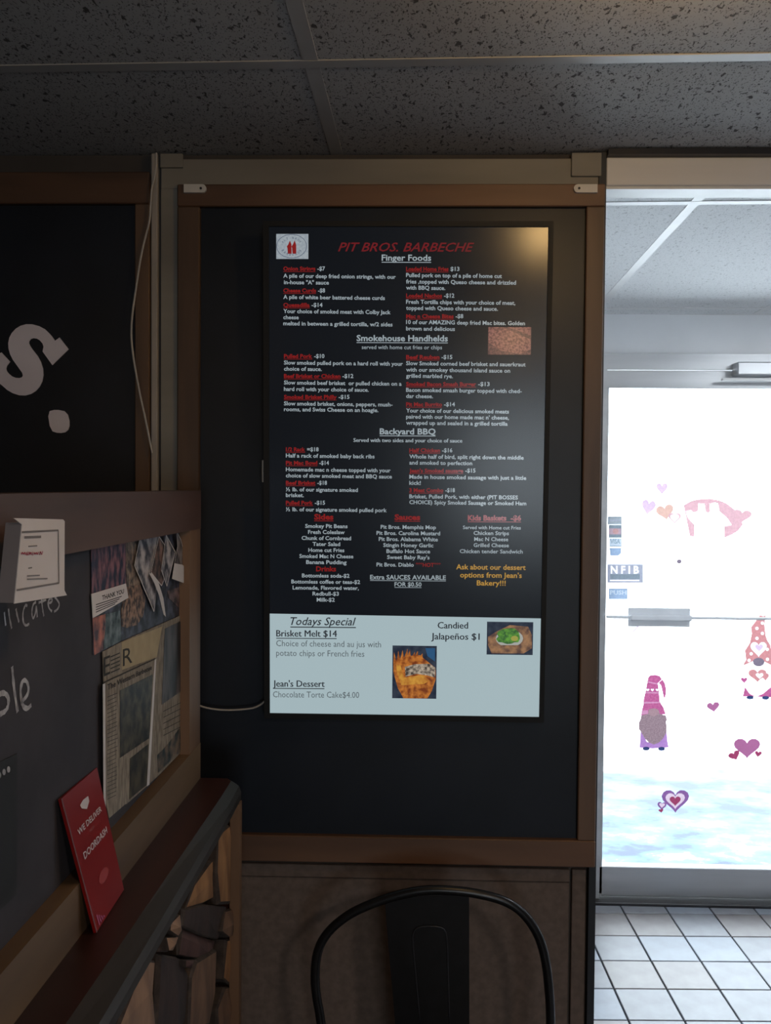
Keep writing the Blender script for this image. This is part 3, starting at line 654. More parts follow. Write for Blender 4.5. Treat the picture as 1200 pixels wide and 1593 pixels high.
t = thing('paper_strip', hit(*k8(420,370), dpl(RF+.010)), 'curled white paper strip hanging below the brochure fan', 'paper', 'fanned papers on the chalkboard')
pslab(K([(370,258),(386,264),(420,310),(448,400),(462,505),(450,492),(425,385),(398,315)]), RF+.010, .0006, 'strip', PAPER, t)
# newspapers
t = thing('newspaper_page', hit(*k8(350,1400), dpl(RF)), 'yellowed newspaper page with broken masthead, behind the front sheet', 'newspaper', 'newspaper pages on the chalkboard')
pslab(K([(105,702),(215,644),(560,490),(560,1255),(420,1398),(240,1560),(130,1593)]), RF+.0022, .0010, 'sheet', NEWS, t)
pslab(K([(215,648),(442,560),(412,732),(215,805)]), RF+.0035, .0003, 'masthead_block', NEWSY, t)
pslab(K([(458,572),(558,525),(556,920),(440,1000)]), RF+.0035, .0003, 'dark_photo', pic('news_dark_photo', (.06,.05,.05), (.022,.022,.026), 40, stretch=(1,1,.3)), t)
pslab(K([(415,1285),(470,1230),(556,1110),(556,1250),(420,1385)]), RF+.0035, .0003, 'small_photo', pic('news_small_photo', (.14,.10,.07), (.04,.07,.08), 50), t)
g = G(); o5 = RF+.0040
put_text(g, 'E', hit(*k8(115,842), dpl(o5)), hit(*k8(150,826), dpl(o5)), .036, up, Vector((0,0,0))); put_text(g, 'R', hit(*k8(222,785), dpl(o5)), hit(*k8(275,762), dpl(o5)), .034, up, Vector((0,0,0)))
for k in range(5):
    a = hit(*k8(150+random.randint(0,8), 735+22*k), dpl(o5)); b = hit(*k8(205, 712+22*k), dpl(o5)); g.add([a, b, b+up*.0016, a+up*.0016], [(0,1,2,3)])
    a = hit(*k8(450, 1040+34*k), dpl(o5)); b = hit(*k8(548, 990+34*k), dpl(o5)); g.add([a, b, b+up*.001, a+up*.001], [(0,1,2,3)])
g.link('lettering', INK, t)
t = thing('newspaper_page', hit(*k8(250,1500), dpl(RF)), 'front newspaper sheet with two dark photos and white margins', 'newspaper', 'newspaper pages on the chalkboard')
pslab(K([(112,880),(408,742),(365,1450),(250,1545),(140,1640),(112,1500)]), RF+.0046, .0010, 'sheet', NEWS, t)
DK = pic('news_front_photo', (.055,.045,.028), (.018,.018,.018), 45)
pslab(K([(205,920),(388,830),(368,1190),(205,1300)]), RF+.0058, .0003, 'large_photo', DK, t)
pslab(K([(262,1303),(365,1222),(356,1452),(258,1532)]), RF+.0058, .0003, 'lower_photo', DK, t)
pslab(K([(108,885),(120,880),(124,1600),(112,1560)]), RF+.0058, .0004, 'white_margin', PAPER, t)
pslab(K([(400,748),(409,742),(370,1450),(356,1460)]), RF+.0058, .0004, 'white_margin', PAPER, t)
g = G(); o6 = RF+.0063
put_text(g, 'The Western Barbecue', hit(*k8(135,918), dpl(o6)), hit(*k8(385,802), dpl(o6)), .0105, up, Vector((0,0,0)), .02)
for k in range(26):
    a = hit(*k8(134, 960+23*k), dpl(o6)); b = hit(*k8(190+random.randint(-8,4), 936+23*k), dpl(o6)); g.add([a, b, b+up*.0008, a+up*.0008], [(0,1,2,3)])
a = hit(*k8(112,872), dpl(o6)); b = hit(*k8(405,738), dpl(o6)); g.add([a, b, b-up*.0016, a-up*.0016], [(0,1,2,3)])
g.link('lettering', INK, t)
# --- certificate card holder on the top rail
fo = .034
t = thing('card_stack', hit(60, 930, dpl(0)), 'thick stack of white printed cards hung on the chalkboard top rail', 'cards')
G().slab([hit(x, y, dpl(fo)) for x, y in [(33,813),(98,810),(101,925),(21,938)]], nD, -.014).link('stack_edges', PAPERG, t)
pslab([(20,806),(97,808),(99.5,811),(99,918),(103,926),(21,939),(33,816)], fo+.0003, .0008, 'top_card', PAPER, t)
g = G(); pf = dpl(fo+.0016)
def seg(g, a, b, w):
    A, B_ = hit(*a, pf), hit(*b, pf); q = nD.cross((B_-A).normalized())*w; g.add([A+q, B_+q, B_-q, A-q], [(0,1,2,3)])
for a, b in (((34,828),(91,825)), ((91,825),(92,907)), ((92,907),(26,918))): seg(g, a, b, .0009)
g.link('printed_border', INKG, t)
g = G()
for k, y in enumerate((836, 850, 884, 896, 901)):
    x0, x1 = ((38,64),(44,58),(44,50),(42,62),(42,74))[k]; seg(g, (x0,y), (x1,y-1), .0006 if k else .0011)
g.link('grey_print', INKG, t)
strokes('red_script', [[(33+dx*.62, 862-dy*.5) for dx, dy in s] for s in ([(0,0),(3,5),(6,0),(9,6),(11,-2)], [(13,6),(15,-6),(17,8)], [(19,-4),(20,8),(22,0),(25,6),(26,-3)], [(29,8),(29,-5)], [(32,5),(35,0),(38,5),(40,-1),(43,6)], [(46,-3),(48,9),(52,-3),(54,9)])], INKR, t, fo+.0018, .0007, 1)
# --- red delivery card leaning on the board
zs = zB                                     # shelf top height
def onshelf(px, py): return hit(px, py, (Vector((0,0,zs+.001)), Vector((0,0,1))))
A = onshelf(150, 1451); B_ = onshelf(193, 1384)
tA = hit(95, 1243, dpl(-.010)); tB = hit(151, 1193, dpl(-.012))
tA = hit(95, 1243, (A + Vector((-.030,0,0)), nD)); tB = hit(151, 1194, (B_ + Vector((-.030,0,0)), nD))
rc = thing('delivery_card', (A+B_)/2, 'tall red delivery card with white lettering leaning on the shelf', 'sign')
nn = (B_-A).cross(tA-A).normalized(); nn = nn if nn.x > 0 else -nn
G().slab([A, B_, tB, tA], nn, -.0035).link('card', [RED], rc)
G().slab([A, A+(B_-A)*.02, tA+(tB-tA)*.02, tA], nn, .0004).link('clear_edge', mat('card_edge', (.22,.12,.13), None, 9, .3), rc)
def cpt(u, v): return A*(1-u)*(1-v) + B_*u*(1-v) + tA*(1-u)*v + tB*u*v
def ctext(s, u0, u1, v, size, g):
    vs, fs = text_geo(s, .012); x0 = min(q.x for q in vs); x1 = max(q.x for q in vs)
    g.add([cpt(u0+(u1-u0)*(q.x-x0)/(x1-x0), v+q.y*size) + nn*.0006 for q in vs], fs)
g = G(); ctext('WE DELIVER', .16, .86, .685, .062, g); ctext('DOORDASH', .16, .88, .505, .072, g); g.link('lettering', REDW, rc, fix=False)
g = G(); ctext('WITH', .44, .58, .63, .030, g); g.link('small_lettering', mat('faded_red_print', (.42,.10,.10), None, 9), rc, fix=False)
g = G(); g.add([cpt(u, v) + nn*.0006 for u, v in [(.36,.86),(.46,.875),(.60,.87),(.60,.83),(.50,.795),(.38,.83)]], [tuple(range(6))]); g.link('emblem', REDW, rc, fix=False)
g = G()
for k in range(4): g.add([cpt(u, v) + nn*.0006 for u, v in [(.10+.06*k,.02),(.13+.06*k,.02),(.12+.05*k,.10-.02*k),(.09+.05*k,.10-.02*k)]], [(0,1,2,3)])
g.link('lower_print', mat('pink_print', (.45,.10,.22), None, 9), rc, fix=False)
g = G(); g.add([cpt(.52+.16*math.cos(q), .27+.045*math.sin(q)) + nn*.0006 for q in [k*math.pi/8 for k in range(16)]], [tuple(range(16))]); g.link('faint_roundel', mat('dim_red_print', (.36,.03,.03), None, 9), rc, fix=False)
# ================================================================== SHELF UNIT WITH FIREWOOD
EX = .078                                    # shelf overhang from board face at the far end
su = thing('log_shelf', dp(-.6, -.15, 0), 'dark red wooden mantel shelf unit holding the firewood', 'shelf')
# top slab: outer edge flares slightly towards the camera; rounded nose
def prof(s, o): # cross-section of nose at station s, o = outer offset
    return [dp(s, -.36, zs), dp(s, o-.018-.018*(-s), zs), dp(s, o-.004, zs-.008), dp(s, o, zs-.018), dp(s, o, zs-.030), dp(s, o-.006, zs-.036), dp(s, -.36, zs-.036)]
g = G(); st = [(SN-.1, EX+.004), (-.9, EX+.003), (-.5, EX+.002), (-.1, EX), (-.015, EX-.002), (.0, EX-.012)]
rows = [prof(*q) for q in st]; n = 7
vs = [v for r_ in rows for v in r_]; fs = [tuple(range(n)), tuple(range(len(vs)-1, len(vs)-n-1, -1))]; mi = [0, 0]
for i in range(len(rows)-1):
    for j in range(n):
        a = i*n+j; b = i*n+(j+1) % n; fs.append((a, b, b+n, a+n)); mi.append(1 if j in (1,2,3,4) else 0)
g.v = vs; g.f = fs; g.m = mi
g.link('shelf_top', [SHELFW, SHELFE], su)
g = G(); dbox(g, -.024, -.004, EX-.020, EX-.003, 0, zs-.037); g.link('end_post', WOODD, su)
g = G(); dbox(g, -.014, -.006, -.36, EX-.0205, 0, zs-.037); g.link('end_panel', SHELFW, su)
g = G(); dbox(g, SN-.1, -.021, -.36, -.345, 0, zs-.037); g.link('back_panel', SHELFW, su)
g = G(); dbox(g, SN-.1, SN-.07, -.345, EX-.02, 0, zs-.037); g.link('end_panel', SHELFW, su)
g = G(); dbox(g, SN-.07, -.056, -.34, EX-.02, .0, .03); g.link('bottom_board', SHELFW, su)
# firewood: each split log runs back from its visible end
def lw(n, c, c2): return mat('log_'+n, c, c2, 26, .85, stretch=(.3,1,.35), bump=.6, detail=7)
L_OR = lw('orange', (.34,.165,.065), (.17,.075,.03)); L_TN = lw('tan', (.27,.155,.095), (.15,.085,.055)); L_DK = lw('dark', (.04,.022,.018), (.018,.011,.010)); L_BR = lw('brown', (.17,.09,.052), (.08,.042,.026)); L_PK = lw('reddish', (.09,.04,.033), (.045,.02,.018))
BARK = mat('bark', (.06,.04,.03), (.025,.017,.014), 60, .95, bump=.8)
LOGOFF = EX-.018
def kl(x, y): return (180 + x/4.055, 1200 + y/4.055)
logs = [([(720,335),(733,400),(728,838),(650,842),(642,640),(655,420),(690,370)], L_OR, .004, 'tall orange split log beside the end post of the shelf'),
 ([(645,520),(640,640),(610,800),(560,835),(450,870),(505,720),(580,590)], L_OR, -.006, 'orange ringed log end just under the shelf edge'),
 ([(430,872),(560,838),(700,850),(692,960),(655,1060),(560,1040),(425,975)], L_DK, -.004, 'wide dark log in the middle of the firewood stack'),
 ([(352,960),(400,900),(412,1005),(388,1040),(350,1005)], L_TN, .006, 'small pale log chip near the shelf edge'),
 ([(335,1048),(385,1042),(368,1132),(334,1132)], L_TN, .003, 'small tan stick below the pale chip'),
 ([(702,882),(745,862),(748,1035),(712,1050),(668,1010)], L_BR, .002, 'brown split log under the tall orange one'),
 ([(700,1062),(760,1040),(795,1060),(795,1330),(730,1355),(690,1310)], L_OR, -.002, 'long orange brown log low beside the end post'),
 ([(425,990),(560,1045),(640,1072),(600,1170),(500,1180),(400,1160),(400,1040)], L_PK, -.012, 'purplish dark log below the wide dark one'),
 ([(438,1192),(492,1188),(488,1242),(445,1236)], L_PK, .001, 'small reddish log end in the centre of the stack'),
 ([(500,1200),(635,1120),(628,1400),(600,1600),(470,1640),(480,1300)], L_BR, -.004, 'pale brown log standing low in the stack centre'),
 ([(205,1190),(262,1195),(252,1400),(240,1640),(10,1640),(110,1390)], L_TN, .006, 'big tan orange log face nearest the camera'),
 ([(272,1150),(395,1170),(440,1250),(470,1300),(465,1560),(400,1640),(262,1640),(262,1400)], L_DK, -.010, 'rough dark log between the two pale low logs'),
 ([(690,1362),(795,1345),(790,1640),(640,1640),(645,1500)], L_BR, -.003, 'brown log at the bottom right of the visible stack'),
 ([(640,1110),(690,1085),(688,1320),(640,1500)], L_DK, -.025, 'black narrow log in the gap beside the post'),
 ([(285,1055),(330,1050),(328,1140),(262,1140)], L_DK, -.008, 'dark stub under the shelf edge at the left')]  # last stub uses the dark log colour
for pts, m, dz, lab in logs:
    P = [hit(*kl(*p), dpl(LOGOFF+dz)) for p in pts]; P = [Vector((p.x, p.y, min(p.z, zs-.0375))) for p in P]; c = sum(P, Vector())/len(P)
    t = thing('firewood_log', c, lab, 'firewood', 'split logs stacked under the shelf')
    g = G(); k = len(P); rows = []
    for d_, sc in ((0, .93), (-.004, 1.0), (-.05, .97), (-.10, .9)):
        rows.append([c + (p-c)*sc + nD*(d_ + (random.uniform(-.003,.003) if d_ == 0 else 0)) for p in P])
    vs = [v for r_ in rows for v in r_]; g.add(vs, [tuple(range(k))] + [tuple(range(4*k-1, 3*k-1, -1))] + [(i*k+j, i*k+(j+1) % k, (i+1)*k+(j+1) % k, (i+1)*k+j) for i in range(3) for j in range(k)])
    g.m = [0, 0] + [1]*(3*k)
    # centre vertex on the end face for a rugged split surface
    g.f[0] = (0,1,2); cidx = len(g.v); g.v.append(c + nD*random.uniform(.002,.007)); g.f = [(j, (j+1) % k, cidx) for j in range(k)] + g.f[1:]; g.m = [0]*k + g.m[1:]
    g.link('split_wood', [m, BARK], t)
proto = []
for k in range(4):
    g = G(); nn_ = 7; r_ = [(.053*random.uniform(.8,1.15)*math.cos(2*math.pi*j/nn_+k), .053*random.uniform(.8,1.15)*math.sin(2*math.pi*j/nn_+k)) for j in range(nn_)]
    vs = [(0, a, b) for a, b in r_] + [(-.30, a*.93, b*.93) for a, b in r_]
    g.add(vs, [tuple(range(nn_)), tuple(range(2*nn_-1, nn_-1, -1))] + [(j, (j+1) % nn_, (j+1) % nn_+nn_, j+nn_) for j in range(nn_)]); g.m = [0, 0] + [1]*nn_
    o = g.link('firewood_log', [[L_BR, L_TN, L_DK, L_OR][k], BARK]); proto.append(o.data); bpy.data.objects.remove(o)
for row in range(9):
    for cidx in range(8):
        s = -.12 - .112*cidx + (row % 2)*.04; z = .088 + row*.108
        if s < -1.0: continue
        pz = dp(s, LOGOFF, z); rel = R.transposed() @ (pz - O); X_ = 600 + F*rel.x/(-rel.z); Y_ = 796.5 - F*rel.y/(-rel.z)
        if Y_ < 1640 and X_ > 190: continue
        if z > zs-.10: continue
        o = bpy.data.objects.new('firewood_log', random.choice(proto)); COL.objects.link(o); o.location = dp(s, LOGOFF-.03+random.uniform(-.01,.008), z); o.rotation_euler = (random.uniform(0,.3), 0, -PHI)
        tag(o, 'split firewood log packed in the lower part of the shelf unit', 'firewood', 'lower firewood')
# ================================================================== METAL CHAIR
CY = 1.60
def k3(x, y): return (370 + x/2.105, 1280 + y/2.105)
hoop = [(272,640),(256,560),(252,490),(262,410),(300,350),(365,298),(440,264),(530,234),(620,218),(720,222),(800,234),(880,256),(940,298),(985,365),(1008,440),(1020,540),(1026,640)]
def seat_tilt(p, base=CY): return p
H = [hit(*k3(*p), ypl(CY)) for p in hoop]
cx = (H[0].x+H[-1].x)/2
chr_ = thing('metal_chair', (cx, CY-.2, 0), 'black metal cafe chair with curved hoop back below the menu', 'chair')
SH = .46
low_l = Vector((H[0].x+.012, CY-.012, SH+.03)); low_r = Vector((H[-1].x-.004, CY-.012, SH+.03))
pts = smooth_open([low_l, (low_l+H[0])/2] + H + [(low_r+H[-1])/2, low_r], 2)
G().tube(pts, .0085, 10).link('back_hoop', BLACKM, chr_, smooth=True)
sl = [hit(*k3(*p), ypl(CY+.002)) for p in [(482,262),(620,232),(758,236),(762,659),(516,659)]]
k_ = (sl[4]-sl[0]); bl = sl[4] + k_*((SH-sl[4].z)/k_.z); br = Vector((sl[3].x, CY, SH))
G().slab([sl[0], sl[1], sl[2], br, bl], (0,-1,0), .002).link('back_splat', BLACKM, chr_)
SIL = mat('grey_metal_ridge', (.07,.07,.08), None, 20, .3, .6)  # rib in a lighter grey than the rest of the chair
g = G(); g.tube(smooth_open([hit(*k3(*p), ypl(CY-.002)) for p in [(598,659),(585,520),(574,400),(572,368),(582,346),(610,338),(662,340),(680,350),(686,380),(690,520),(694,659)]], 1), .0012, 6)
g.link('pressed_rib', SIL, chr_, smooth=True)
sx0, sx1 = low_l.x-.0, low_r.x+.0; sy0, sy1 = CY-.37, CY+.005
k = [(sx0+.05, sy0), (sx1-.05, sy0), (sx1-.01, sy0+.03), (sx1, sy1-.05), (sx1-.03, sy1), (sx0+.03, sy1), (sx0, sy1-.05), (sx0+.01, sy0+.03)]
G().slab([(a, b, SH) for a, b in k], (0,0,1), .02).link('seat', BLACKM, chr_)
for (a, b, fx, fy) in ((sx0+.03, sy0+.04, -.03, -.04), (sx1-.03, sy0+.04, .03, -.04), (sx0+.02, sy1-.03, -.03, .05), (sx1-.02, sy1-.03, .02, .05)):
    g = G(); g.tube([(a, b, SH+.005), (a+fx*.5, b+fy*.5, .23), (a+fx, b+fy, .004)], [.014, .013, .011], 8); g.link('leg', BLACKM, chr_, smooth=True)
# ================================================================== WINDOW CLINGS AND STICKERS ON THE DOOR GLASS
GY = DY+.0165
dgl = ypl(GY)
def cling(name, label, cat, layers, group=None):
    allp = [p for _, _, ps in layers for q in ps for p in q]
    c = hit(sum(p[0] for p in allp)/len(allp), max(p[1] for p in allp), dgl)
    t = thing(name, c, label, cat, group)
    # the printed areas share one film: each colour keeps only the area it covers, nothing is stacked
    polys = [(i, q) for i, (_, _, ps) in enumerate(layers) for q in ps]
    vs, fc, own = [], [], []
    for i, q in polys:
        fc.append(list(range(len(vs), len(vs)+len(q)))); own.append(i); vs += [Vector((x, -y)) for x, y in q]
    ov, _, of, _, _, _ = delaunay_2d_cdt(vs, [], fc, 0, 1e-4)
    def inside(q, x, y):
        c_ = False; j = len(q)-1
        for i_ in range(len(q)):
            (xa, ya), (xb, yb) = q[i_], q[j]
            if (ya > y) != (yb > y) and x < (xb-xa)*(y-ya)/(yb-ya)+xa: c_ = not c_
            j = i_
        return c_
    owner = []
    for f in of:
        x = sum(ov[v].x for v in f)/len(f); y = -sum(ov[v].y for v in f)/len(f)
        owner.append(max([i for i, q in polys if inside(q, x, y)], default=-1))
    jobs = []
    for i, (nm, m, ps) in enumerate(layers):
        if nm in ('lettering', 'white_capitals'): jobs.append((nm, m, i, None))
        else: jobs += [(nm, m, i, k) for k in range(len(ps))]
    for nm, m, i, k in jobs:
        fs = []
        for f, o_ in zip(of, owner):
            if o_ != i: continue
            x = sum(ov[v].x for v in f)/len(f); y = -sum(ov[v].y for v in f)/len(f)
            if k is None or next(q for q in range(len(layers[i][2])) if inside(layers[i][2][q], x, y)) == k: fs.append(f)
        if not fs: continue
        used = sorted({v for f in fs for v in f}); ix = {v: k for k, v in enumerate(used)}
        G().add([hit(ov[v].x, -ov[v].y, dgl) for v in used], [tuple(ix[v] for v in f) for f in fs]).link(nm, m, t)
    return t
def heart(cx, cy, w, h=None, rot=0, n=24):
    h = h or w; out = []
    for k in range(n):
        a = 2*math.pi*k/n; x = 16*math.sin(a)**3/17; y = -(13*math.cos(a)-5*math.cos(2*a)-2*math.cos(3*a)-math.cos(4*a))/16
        x *= w/1.8; y *= h/1.85; out.append((cx + x*math.cos(rot)-y*math.sin(rot), cy + x*math.sin(rot)+y*math.cos(rot)))
    return out
def circ(cx, cy, rx, ry=None, n=16):
    ry = ry or rx; return [(cx+rx*math.cos(2*math.pi*k/n), cy+ry*math.sin(2*math.pi*k/n)) for k in range(n)]
def frm(k_, s=1): return lambda pts, ox=0, oy=0: [(k_[0]+x/k_[2], k_[1]+y/k_[2]) for x, y in pts]
V_PK = film('vinyl_hot_pink', (.30,.075,.16), (.26,.055,.14)); V_PK2 = film('vinyl_pink_stripe', (.36,.16,.25)); V_LP = film('vinyl_pale_pink', (.42,.245,.27)); V_HT = film('vinyl_heart_pink', (.25,.085,.17), (.22,.07,.145), 400)
V_DR = film('vinyl_raspberry', (.21,.035,.08)); V_PU = film('vinyl_lilac', (.26,.13,.30)); V_PU2 = film('vinyl_purple', (.16,.07,.19)); V_BE = film('vinyl_beard_tan', (.20,.135,.15), (.155,.10,.115), 200); V_NV = film('vinyl_navy', (.025,.035,.09))
V_CO = film('vinyl_coral', (.38,.155,.16)); V_GR = film('vinyl_mauve_grey', (.13,.10,.13)); V_WH = film('vinyl_white', (.62,.60,.62)); V_OR = film('vinyl_peach', (.42,.26,.22)); V_LI = film('vinyl_lilac_pink', (.42,.30,.42)); V_WP = film('vinyl_white_pink', (.48,.36,.42)); V_ORC = film('vinyl_orchid', (.33,.19,.36))
K9 = lambda pts: [(980+x/11.375, 1040+y/11.375) for x, y in pts]
cling('gnome_cling', 'pink striped hat gnome cling with brown beard on door glass', 'window cling', [
 ('hat', V_PK, [K9([(330,150),(370,118),(450,110),(530,130),(575,190),(500,262),(515,360),(535,590),(600,690),(640,810),(200,830),(215,740),(240,640),(250,530),(285,390),(300,290),(315,220)]), K9([(510,255),(580,190),(625,260),(648,370),(640,470),(612,560),(585,430),(555,300)])]),
 ('coat', V_PU, [K9([(195,1080),(240,1150),(300,1290),(430,1345),(540,1290),(600,1200),(655,1060),(665,1250),(690,1395),(620,1405),(400,1415),(175,1400),(185,1250)])]),
 ('hat_band', V_PK2, [K9([(313,225),(500,262),(503,285),(308,248)]), K9([(280,415),(525,420),(528,442),(278,437)]), K9([(248,590),(535,588),(560,612),(240,622)]), K9([(212,745),(320,735),(325,800),(200,815)])]),
 ('beard', V_BE, [K9([(205,830),(330,800),(330,740),(360,712),(480,712),(520,745),(525,800),(640,830),(665,905),(645,940),(660,1050),(640,1150),(590,1240),(520,1310),(430,1345),(340,1310),(270,1240),(200,1120),(160,1070),(160,960),(190,900)])]),
 ('nose', film('vinyl_nose_tan', (.23,.14,.155)), [K9(circ(425,775,95,70))]),
 ('hat_heart', V_WH, [K9(heart(x, 378, 55, 50)) for x in (320, 402, 488)]),
 ('boot', V_NV, [K9(circ(292,1418,62,34)), K9(circ(566,1422,62,36))])])
K10 = lambda pts: [(1090+x/6.127, 940+y/6.127) for x, y in pts]
cling('gnome_cling', 'coral dotted hat gnome cling holding hearts at right edge of door glass', 'window cling', [
 ('hat', V_CO, [K10([(570,100),(600,115),(628,95),(612,190),(625,300),(640,345),(670,390),(700,560),(760,620),(640,565),(560,520),(500,545),(420,582),(410,570),(435,530),(425,440),(470,370),(490,280),(482,220),(520,170)])]),
 ('hearts', V_CO, [K10(heart(545, 672, 170, 130)), K10(heart(620,690,70,80))]),
 ('coat', V_PK, [K10([(425,785),(470,850),(530,882),(600,850),(670,790),(720,740),(750,890),(405,878)]), K10(heart(418,722,60,60))]),
 ('hat_dot', V_WH, [K10(circ(*c, 16)) for c in ((540,230),(592,180),(592,278),(540,325),(485,472),(638,430),(640,525),(465,535))]),
 ('white_heart', V_WH, [K10(heart(556,420,150,150)), K10(heart(565,680,70,60))]),
 ('nose', V_GR, [K10(circ(556,552,56,42))]),
 ('small_heart', V_LI, [K10(heart(560,412,70,70))]),
 ('boot', V_NV, [K10(circ(474,890,36,18)), K10(circ(622,893,36,18))])])
cling('heart_cling', 'single small pink heart cling between the two gnomes', 'window cling', [('heart', V_HT, [K10(heart(123,975,118,100,-.15))])], 'heart clings')
cling('heart_cling', 'large pink heart cling with two small raspberry hearts beside it', 'window cling', [('large_heart', V_HT, [K10(heart(445,1360,245,200))]), ('small_heart', V_DR, [K10(heart(325,1440,110,92,-.45)), K10(heart(552,1425,65,66,.15))])], 'heart clings')
K11 = lambda pts: [(900+x/3.857, 1180+y/3.857) for x, y in pts]
cling('heart_cling', 'purple and white ringed heart cling low on door glass, small heart on side', 'window cling', [('outer_heart', V_PU2, [K11(heart(583,246,158,142)), K11(heart(502,282,52,52,.1))]), ('white_ring', V_WP, [K11(heart(582,248,112,100)), K11(heart(503,280,32,30,.1))]), ('inner_heart', V_DR, [K11(heart(582,252,64,60)), K11(heart(497,312,28,24,-.2))])], 'heart clings')
K12 = lambda pts: [(920+x/2.796, 720+y/2.796) for x, y in pts]
cling('heart_cling', 'faded pink and white heart cling just under the push plate', 'window cling', [('heart', V_LI, [K12(heart(184,708,56,60))]), ('white_heart', V_WH, [K12(heart(180,714,40,42))])], 'heart clings')
K13 = lambda pts: [(970+x/5.217, 740+y/5.217) for x, y in pts]
cling('balloon_cling', 'faded pink and peach heart balloons cling upper left of banner', 'window cling', [('balloon', V_LI, [K13(heart(315,100,90,100)), K13(heart(205,250,110,130,.2))]), ('peach_balloon', V_OR, [K13(heart(340,290,140,130,-.2))]), ('outline_heart', V_LP, [K13(heart(418,340,100,95))]), ('inner_heart', V_WH, [K13(heart(418,342,70,66))])])
cling('couple_cling', 'pale pink oval cling with white cut-out pair of figures', 'window cling', [('oval', V_LP, [K13([(490,240),(540,210),(600,192),(700,186),(780,200),(840,225),(910,280),(960,350),(970,400),(930,450),(880,480),(820,505),(820,410),(880,400),(840,340),(780,290),(768,225),(745,218),(702,230),(706,290),(690,305),(668,290),(660,228),(612,226),(606,290),(570,300),(550,280),(512,290),(520,330),(550,370),(580,400),(575,495),(540,490)])]), ('wing_heart', V_LP, [K13(heart(965,322,150,110,.1))])])
cling('round_sticker', 'tiny grey round sticker below the pale oval cling', 'sticker', [('disc', V_GR, [K13(circ(455,696,20,18))])])
# payment stickers
def sx(x0, y0, x1, y1): return [(x0,y0),(x1,y0),(x1,y1),(x0,y1)]
K14 = lambda pts: [(930+x/10.62, 790+y/10.62) for x, y in pts]
S_G = film('sticker_grey', (.20,.215,.235)); S_D = film('sticker_slate', (.13,.15,.175)); S_R = film('sticker_rose', (.27,.19,.22)); S_W = film('sticker_white', (.32,.35,.40)); S_B = film('sticker_blue', (.19,.24,.33)); S_V = film('sticker_visa_ink', (.16,.20,.235)); S_M = film('sticker_mauve', (.215,.215,.26))
def glyphs(word, x0, y0, x1, size, bold=.03):       # lettering as outlines in the sticker's own film
    vs, fs = text_geo(word, bold); a = min(v.x for v in vs); b = max(v.x for v in vs)
    P = [(x0+(x1-x0)*(v.x-a)/(b-a), y0-v.y*size) for v in vs]
    return [[P[i] for i in f] for f in fs]
t = cling('payment_sticker', 'grey payment sticker at the top of the card sticker column', 'sticker', [('backing', S_D, [K14(sx(168,145,402,278))]), ('face', S_G, [K14(sx(185,165,390,275))]), ('faint_print', S_M, [K14(sx(200,200,370,220))])], 'card stickers on the door')
cling('payment_sticker', 'slate and rose payment sticker, second from the top of the column', 'sticker', [('backing', S_D, [K14(sx(185,282,402,498))]), ('rose_band', S_R, [K14(sx(190,340,385,440))]), ('overlap_disc', film('sticker_red', (.30,.17,.17)), [K14(circ(300,390,50,45))])], 'card stickers on the door')
t = cling('payment_sticker', 'pale payment sticker with blue capitals, third in the column', 'sticker', [('backing', S_W, [K14(sx(192,500,400,640))]), ('lower_line', S_V, [K14(sx(192,625,400,642))]), ('lettering', S_V, glyphs('VISA', 949.8, 845.5, 965.3, 10))], 'card stickers on the door')
cling('payment_sticker', 'light blue payment sticker at the bottom of the column', 'sticker', [('backing', S_B, [K14([(195,660),(395,660),(390,750),(345,790),(210,790)])])], 'card stickers on the door')
t = cling('membership_sticker', 'wide grey membership sticker with white capitals above the push sign', 'sticker', [('backing', S_M, [K14(sx(162,932,755,1238))]), ('slate_band', S_D, [K14(sx(210,1095,700,1178))]), ('white_line', V_WH, [K14(sx(205,1190,690,1210))]), ('white_capitals', V_WH, glyphs('N F I B', 950.5, 892, 994.5, 16.5, .035))], None)
t = cling('push_sticker', 'small blue push sign sticker above the push bar', 'sticker', [('backing', film('sticker_grey_rim', (.17,.20,.24)), [K14(sx(186,1328,498,1510))]), ('face', S_B, [K14(sx(196,1340,488,1500))]), ('lettering', S_W, glyphs('PUSH', 949.5, 924.8, 975, 9))])
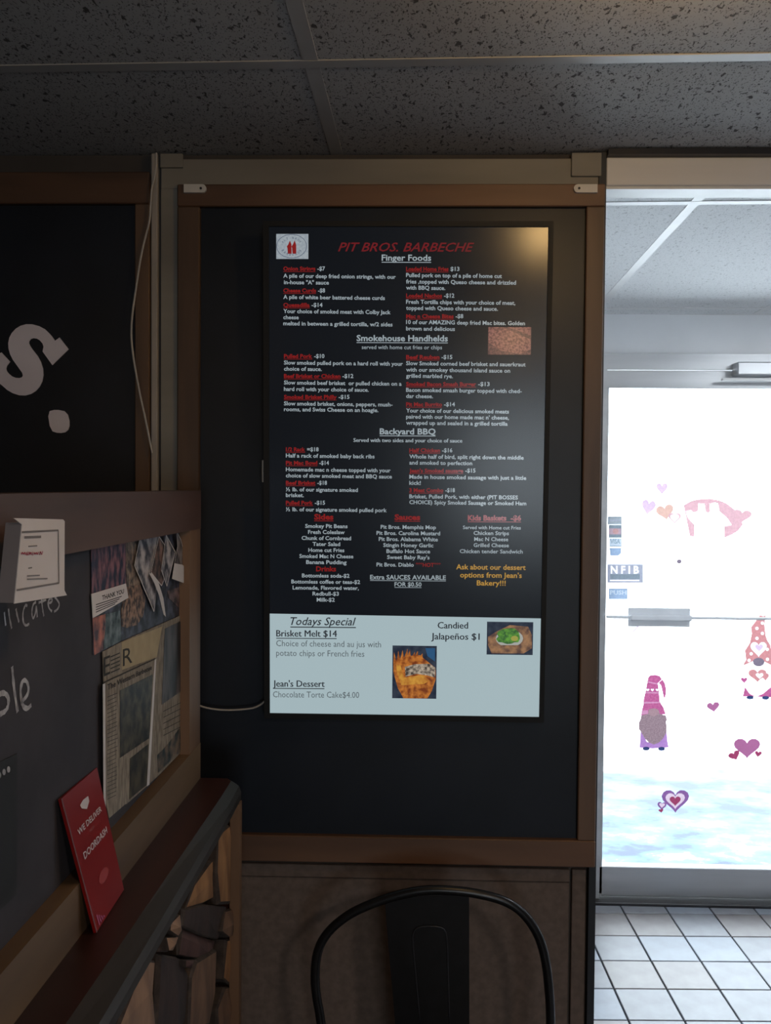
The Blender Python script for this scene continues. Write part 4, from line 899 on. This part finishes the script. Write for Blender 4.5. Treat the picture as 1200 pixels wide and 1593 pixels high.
# ================================================================== CEILING LAMPS (warm, small domes)
def lamp(x, y, r, label, s=LAMP, dome=.028):
    t = thing('ceiling_lamp', (x, y, CH), label, 'lamp', 'warm ceiling lamps')
    G().cyl((x, y, CH-.0007), r+.012, -.010, 'Z', 28).link('trim_ring', GRID, t)
    g = G(); seg_ = 24; rows = 5; vs = []; fs = []
    for i in range(rows):
        a = (math.pi/2)*i/rows; 
        for j in range(seg_): q = 2*math.pi*j/seg_; vs.append((x+r*math.cos(a)*math.cos(q), y+r*math.cos(a)*math.sin(q), CH-.0108-dome*math.sin(a)))
    vs.append((x, y, CH-.0108-dome)); fs = [(i*seg_+j, i*seg_+(j+1) % seg_, (i+1)*seg_+(j+1) % seg_, (i+1)*seg_+j) for i in range(rows-1) for j in range(seg_)] + [((rows-1)*seg_+j, (rows-1)*seg_+(j+1) % seg_, len(vs)-1) for j in range(seg_)] + [tuple(range(seg_))]
    g.add(vs, fs); g.link('glowing_dome', emis('lamp_glow', (1.0,.62,.24), s), t, smooth=False)
lamp(.36, .98, .045, 'warm ceiling lamp just in front of the menu screen', 85, .062)
lamp(.69, -2.6, .10, 'warm ceiling lamp at the back of the room', 110)
lamp(-1.6, -2.2, .10, 'warm ceiling lamp over the left of the room', 26)
kx, ky = 1.05, -1.0
t = thing('fill_lamp', (kx, ky, CH), 'round warm white fill lamp added in the ceiling behind the viewpoint', 'lamp')  # lamp added out of view to light the board and menu wall
G().cyl((kx, ky, CH-.0007), .13, -.012, 'Z', 28).link('trim_ring', GRIDR, t)
G().cyl((kx, ky, CH-.0130), .11, -.002, 'Z', 28).link('diffuser', emis('fill_lamp_glow', (1,.86,.72), 30), t)
kl_ = bpy.data.lights.new('fill_lamp_beam', 'AREA'); kl_.shape = 'DISK'; kl_.size = .24; kl_.energy = KEY; kl_.color = (1,.86,.76)
ko = bpy.data.objects.new('fill_lamp_beam', kl_); ko.location = (kx, ky, CH-.018); COL.objects.link(ko)

# entry bay panel light, right of the frame
t = thing('panel_light', (1.62, 2.55, CH), 'cool white ceiling panel light inside the entry bay', 'lamp')
G().box(1.42, 1.82, 2.25, 2.85, CH-.022, CH-.0008, .002).link('housing', GRID, t)
G().box(1.44, 1.80, 2.27, 2.83, CH-.025, CH-.0225).link('diffuser', emis('panel_glow', (.9,.96,1.0), 6), t)
pl_ = bpy.data.lights.new('panel_beam', 'AREA'); pl_.shape = 'RECTANGLE'; pl_.size = .36; pl_.size_y = .56; pl_.energy = ENTRY; pl_.color = (.9,.96,1)
po_ = bpy.data.objects.new('panel_beam', pl_); po_.location = (1.62, 2.55, CH-.03); COL.objects.link(po_)
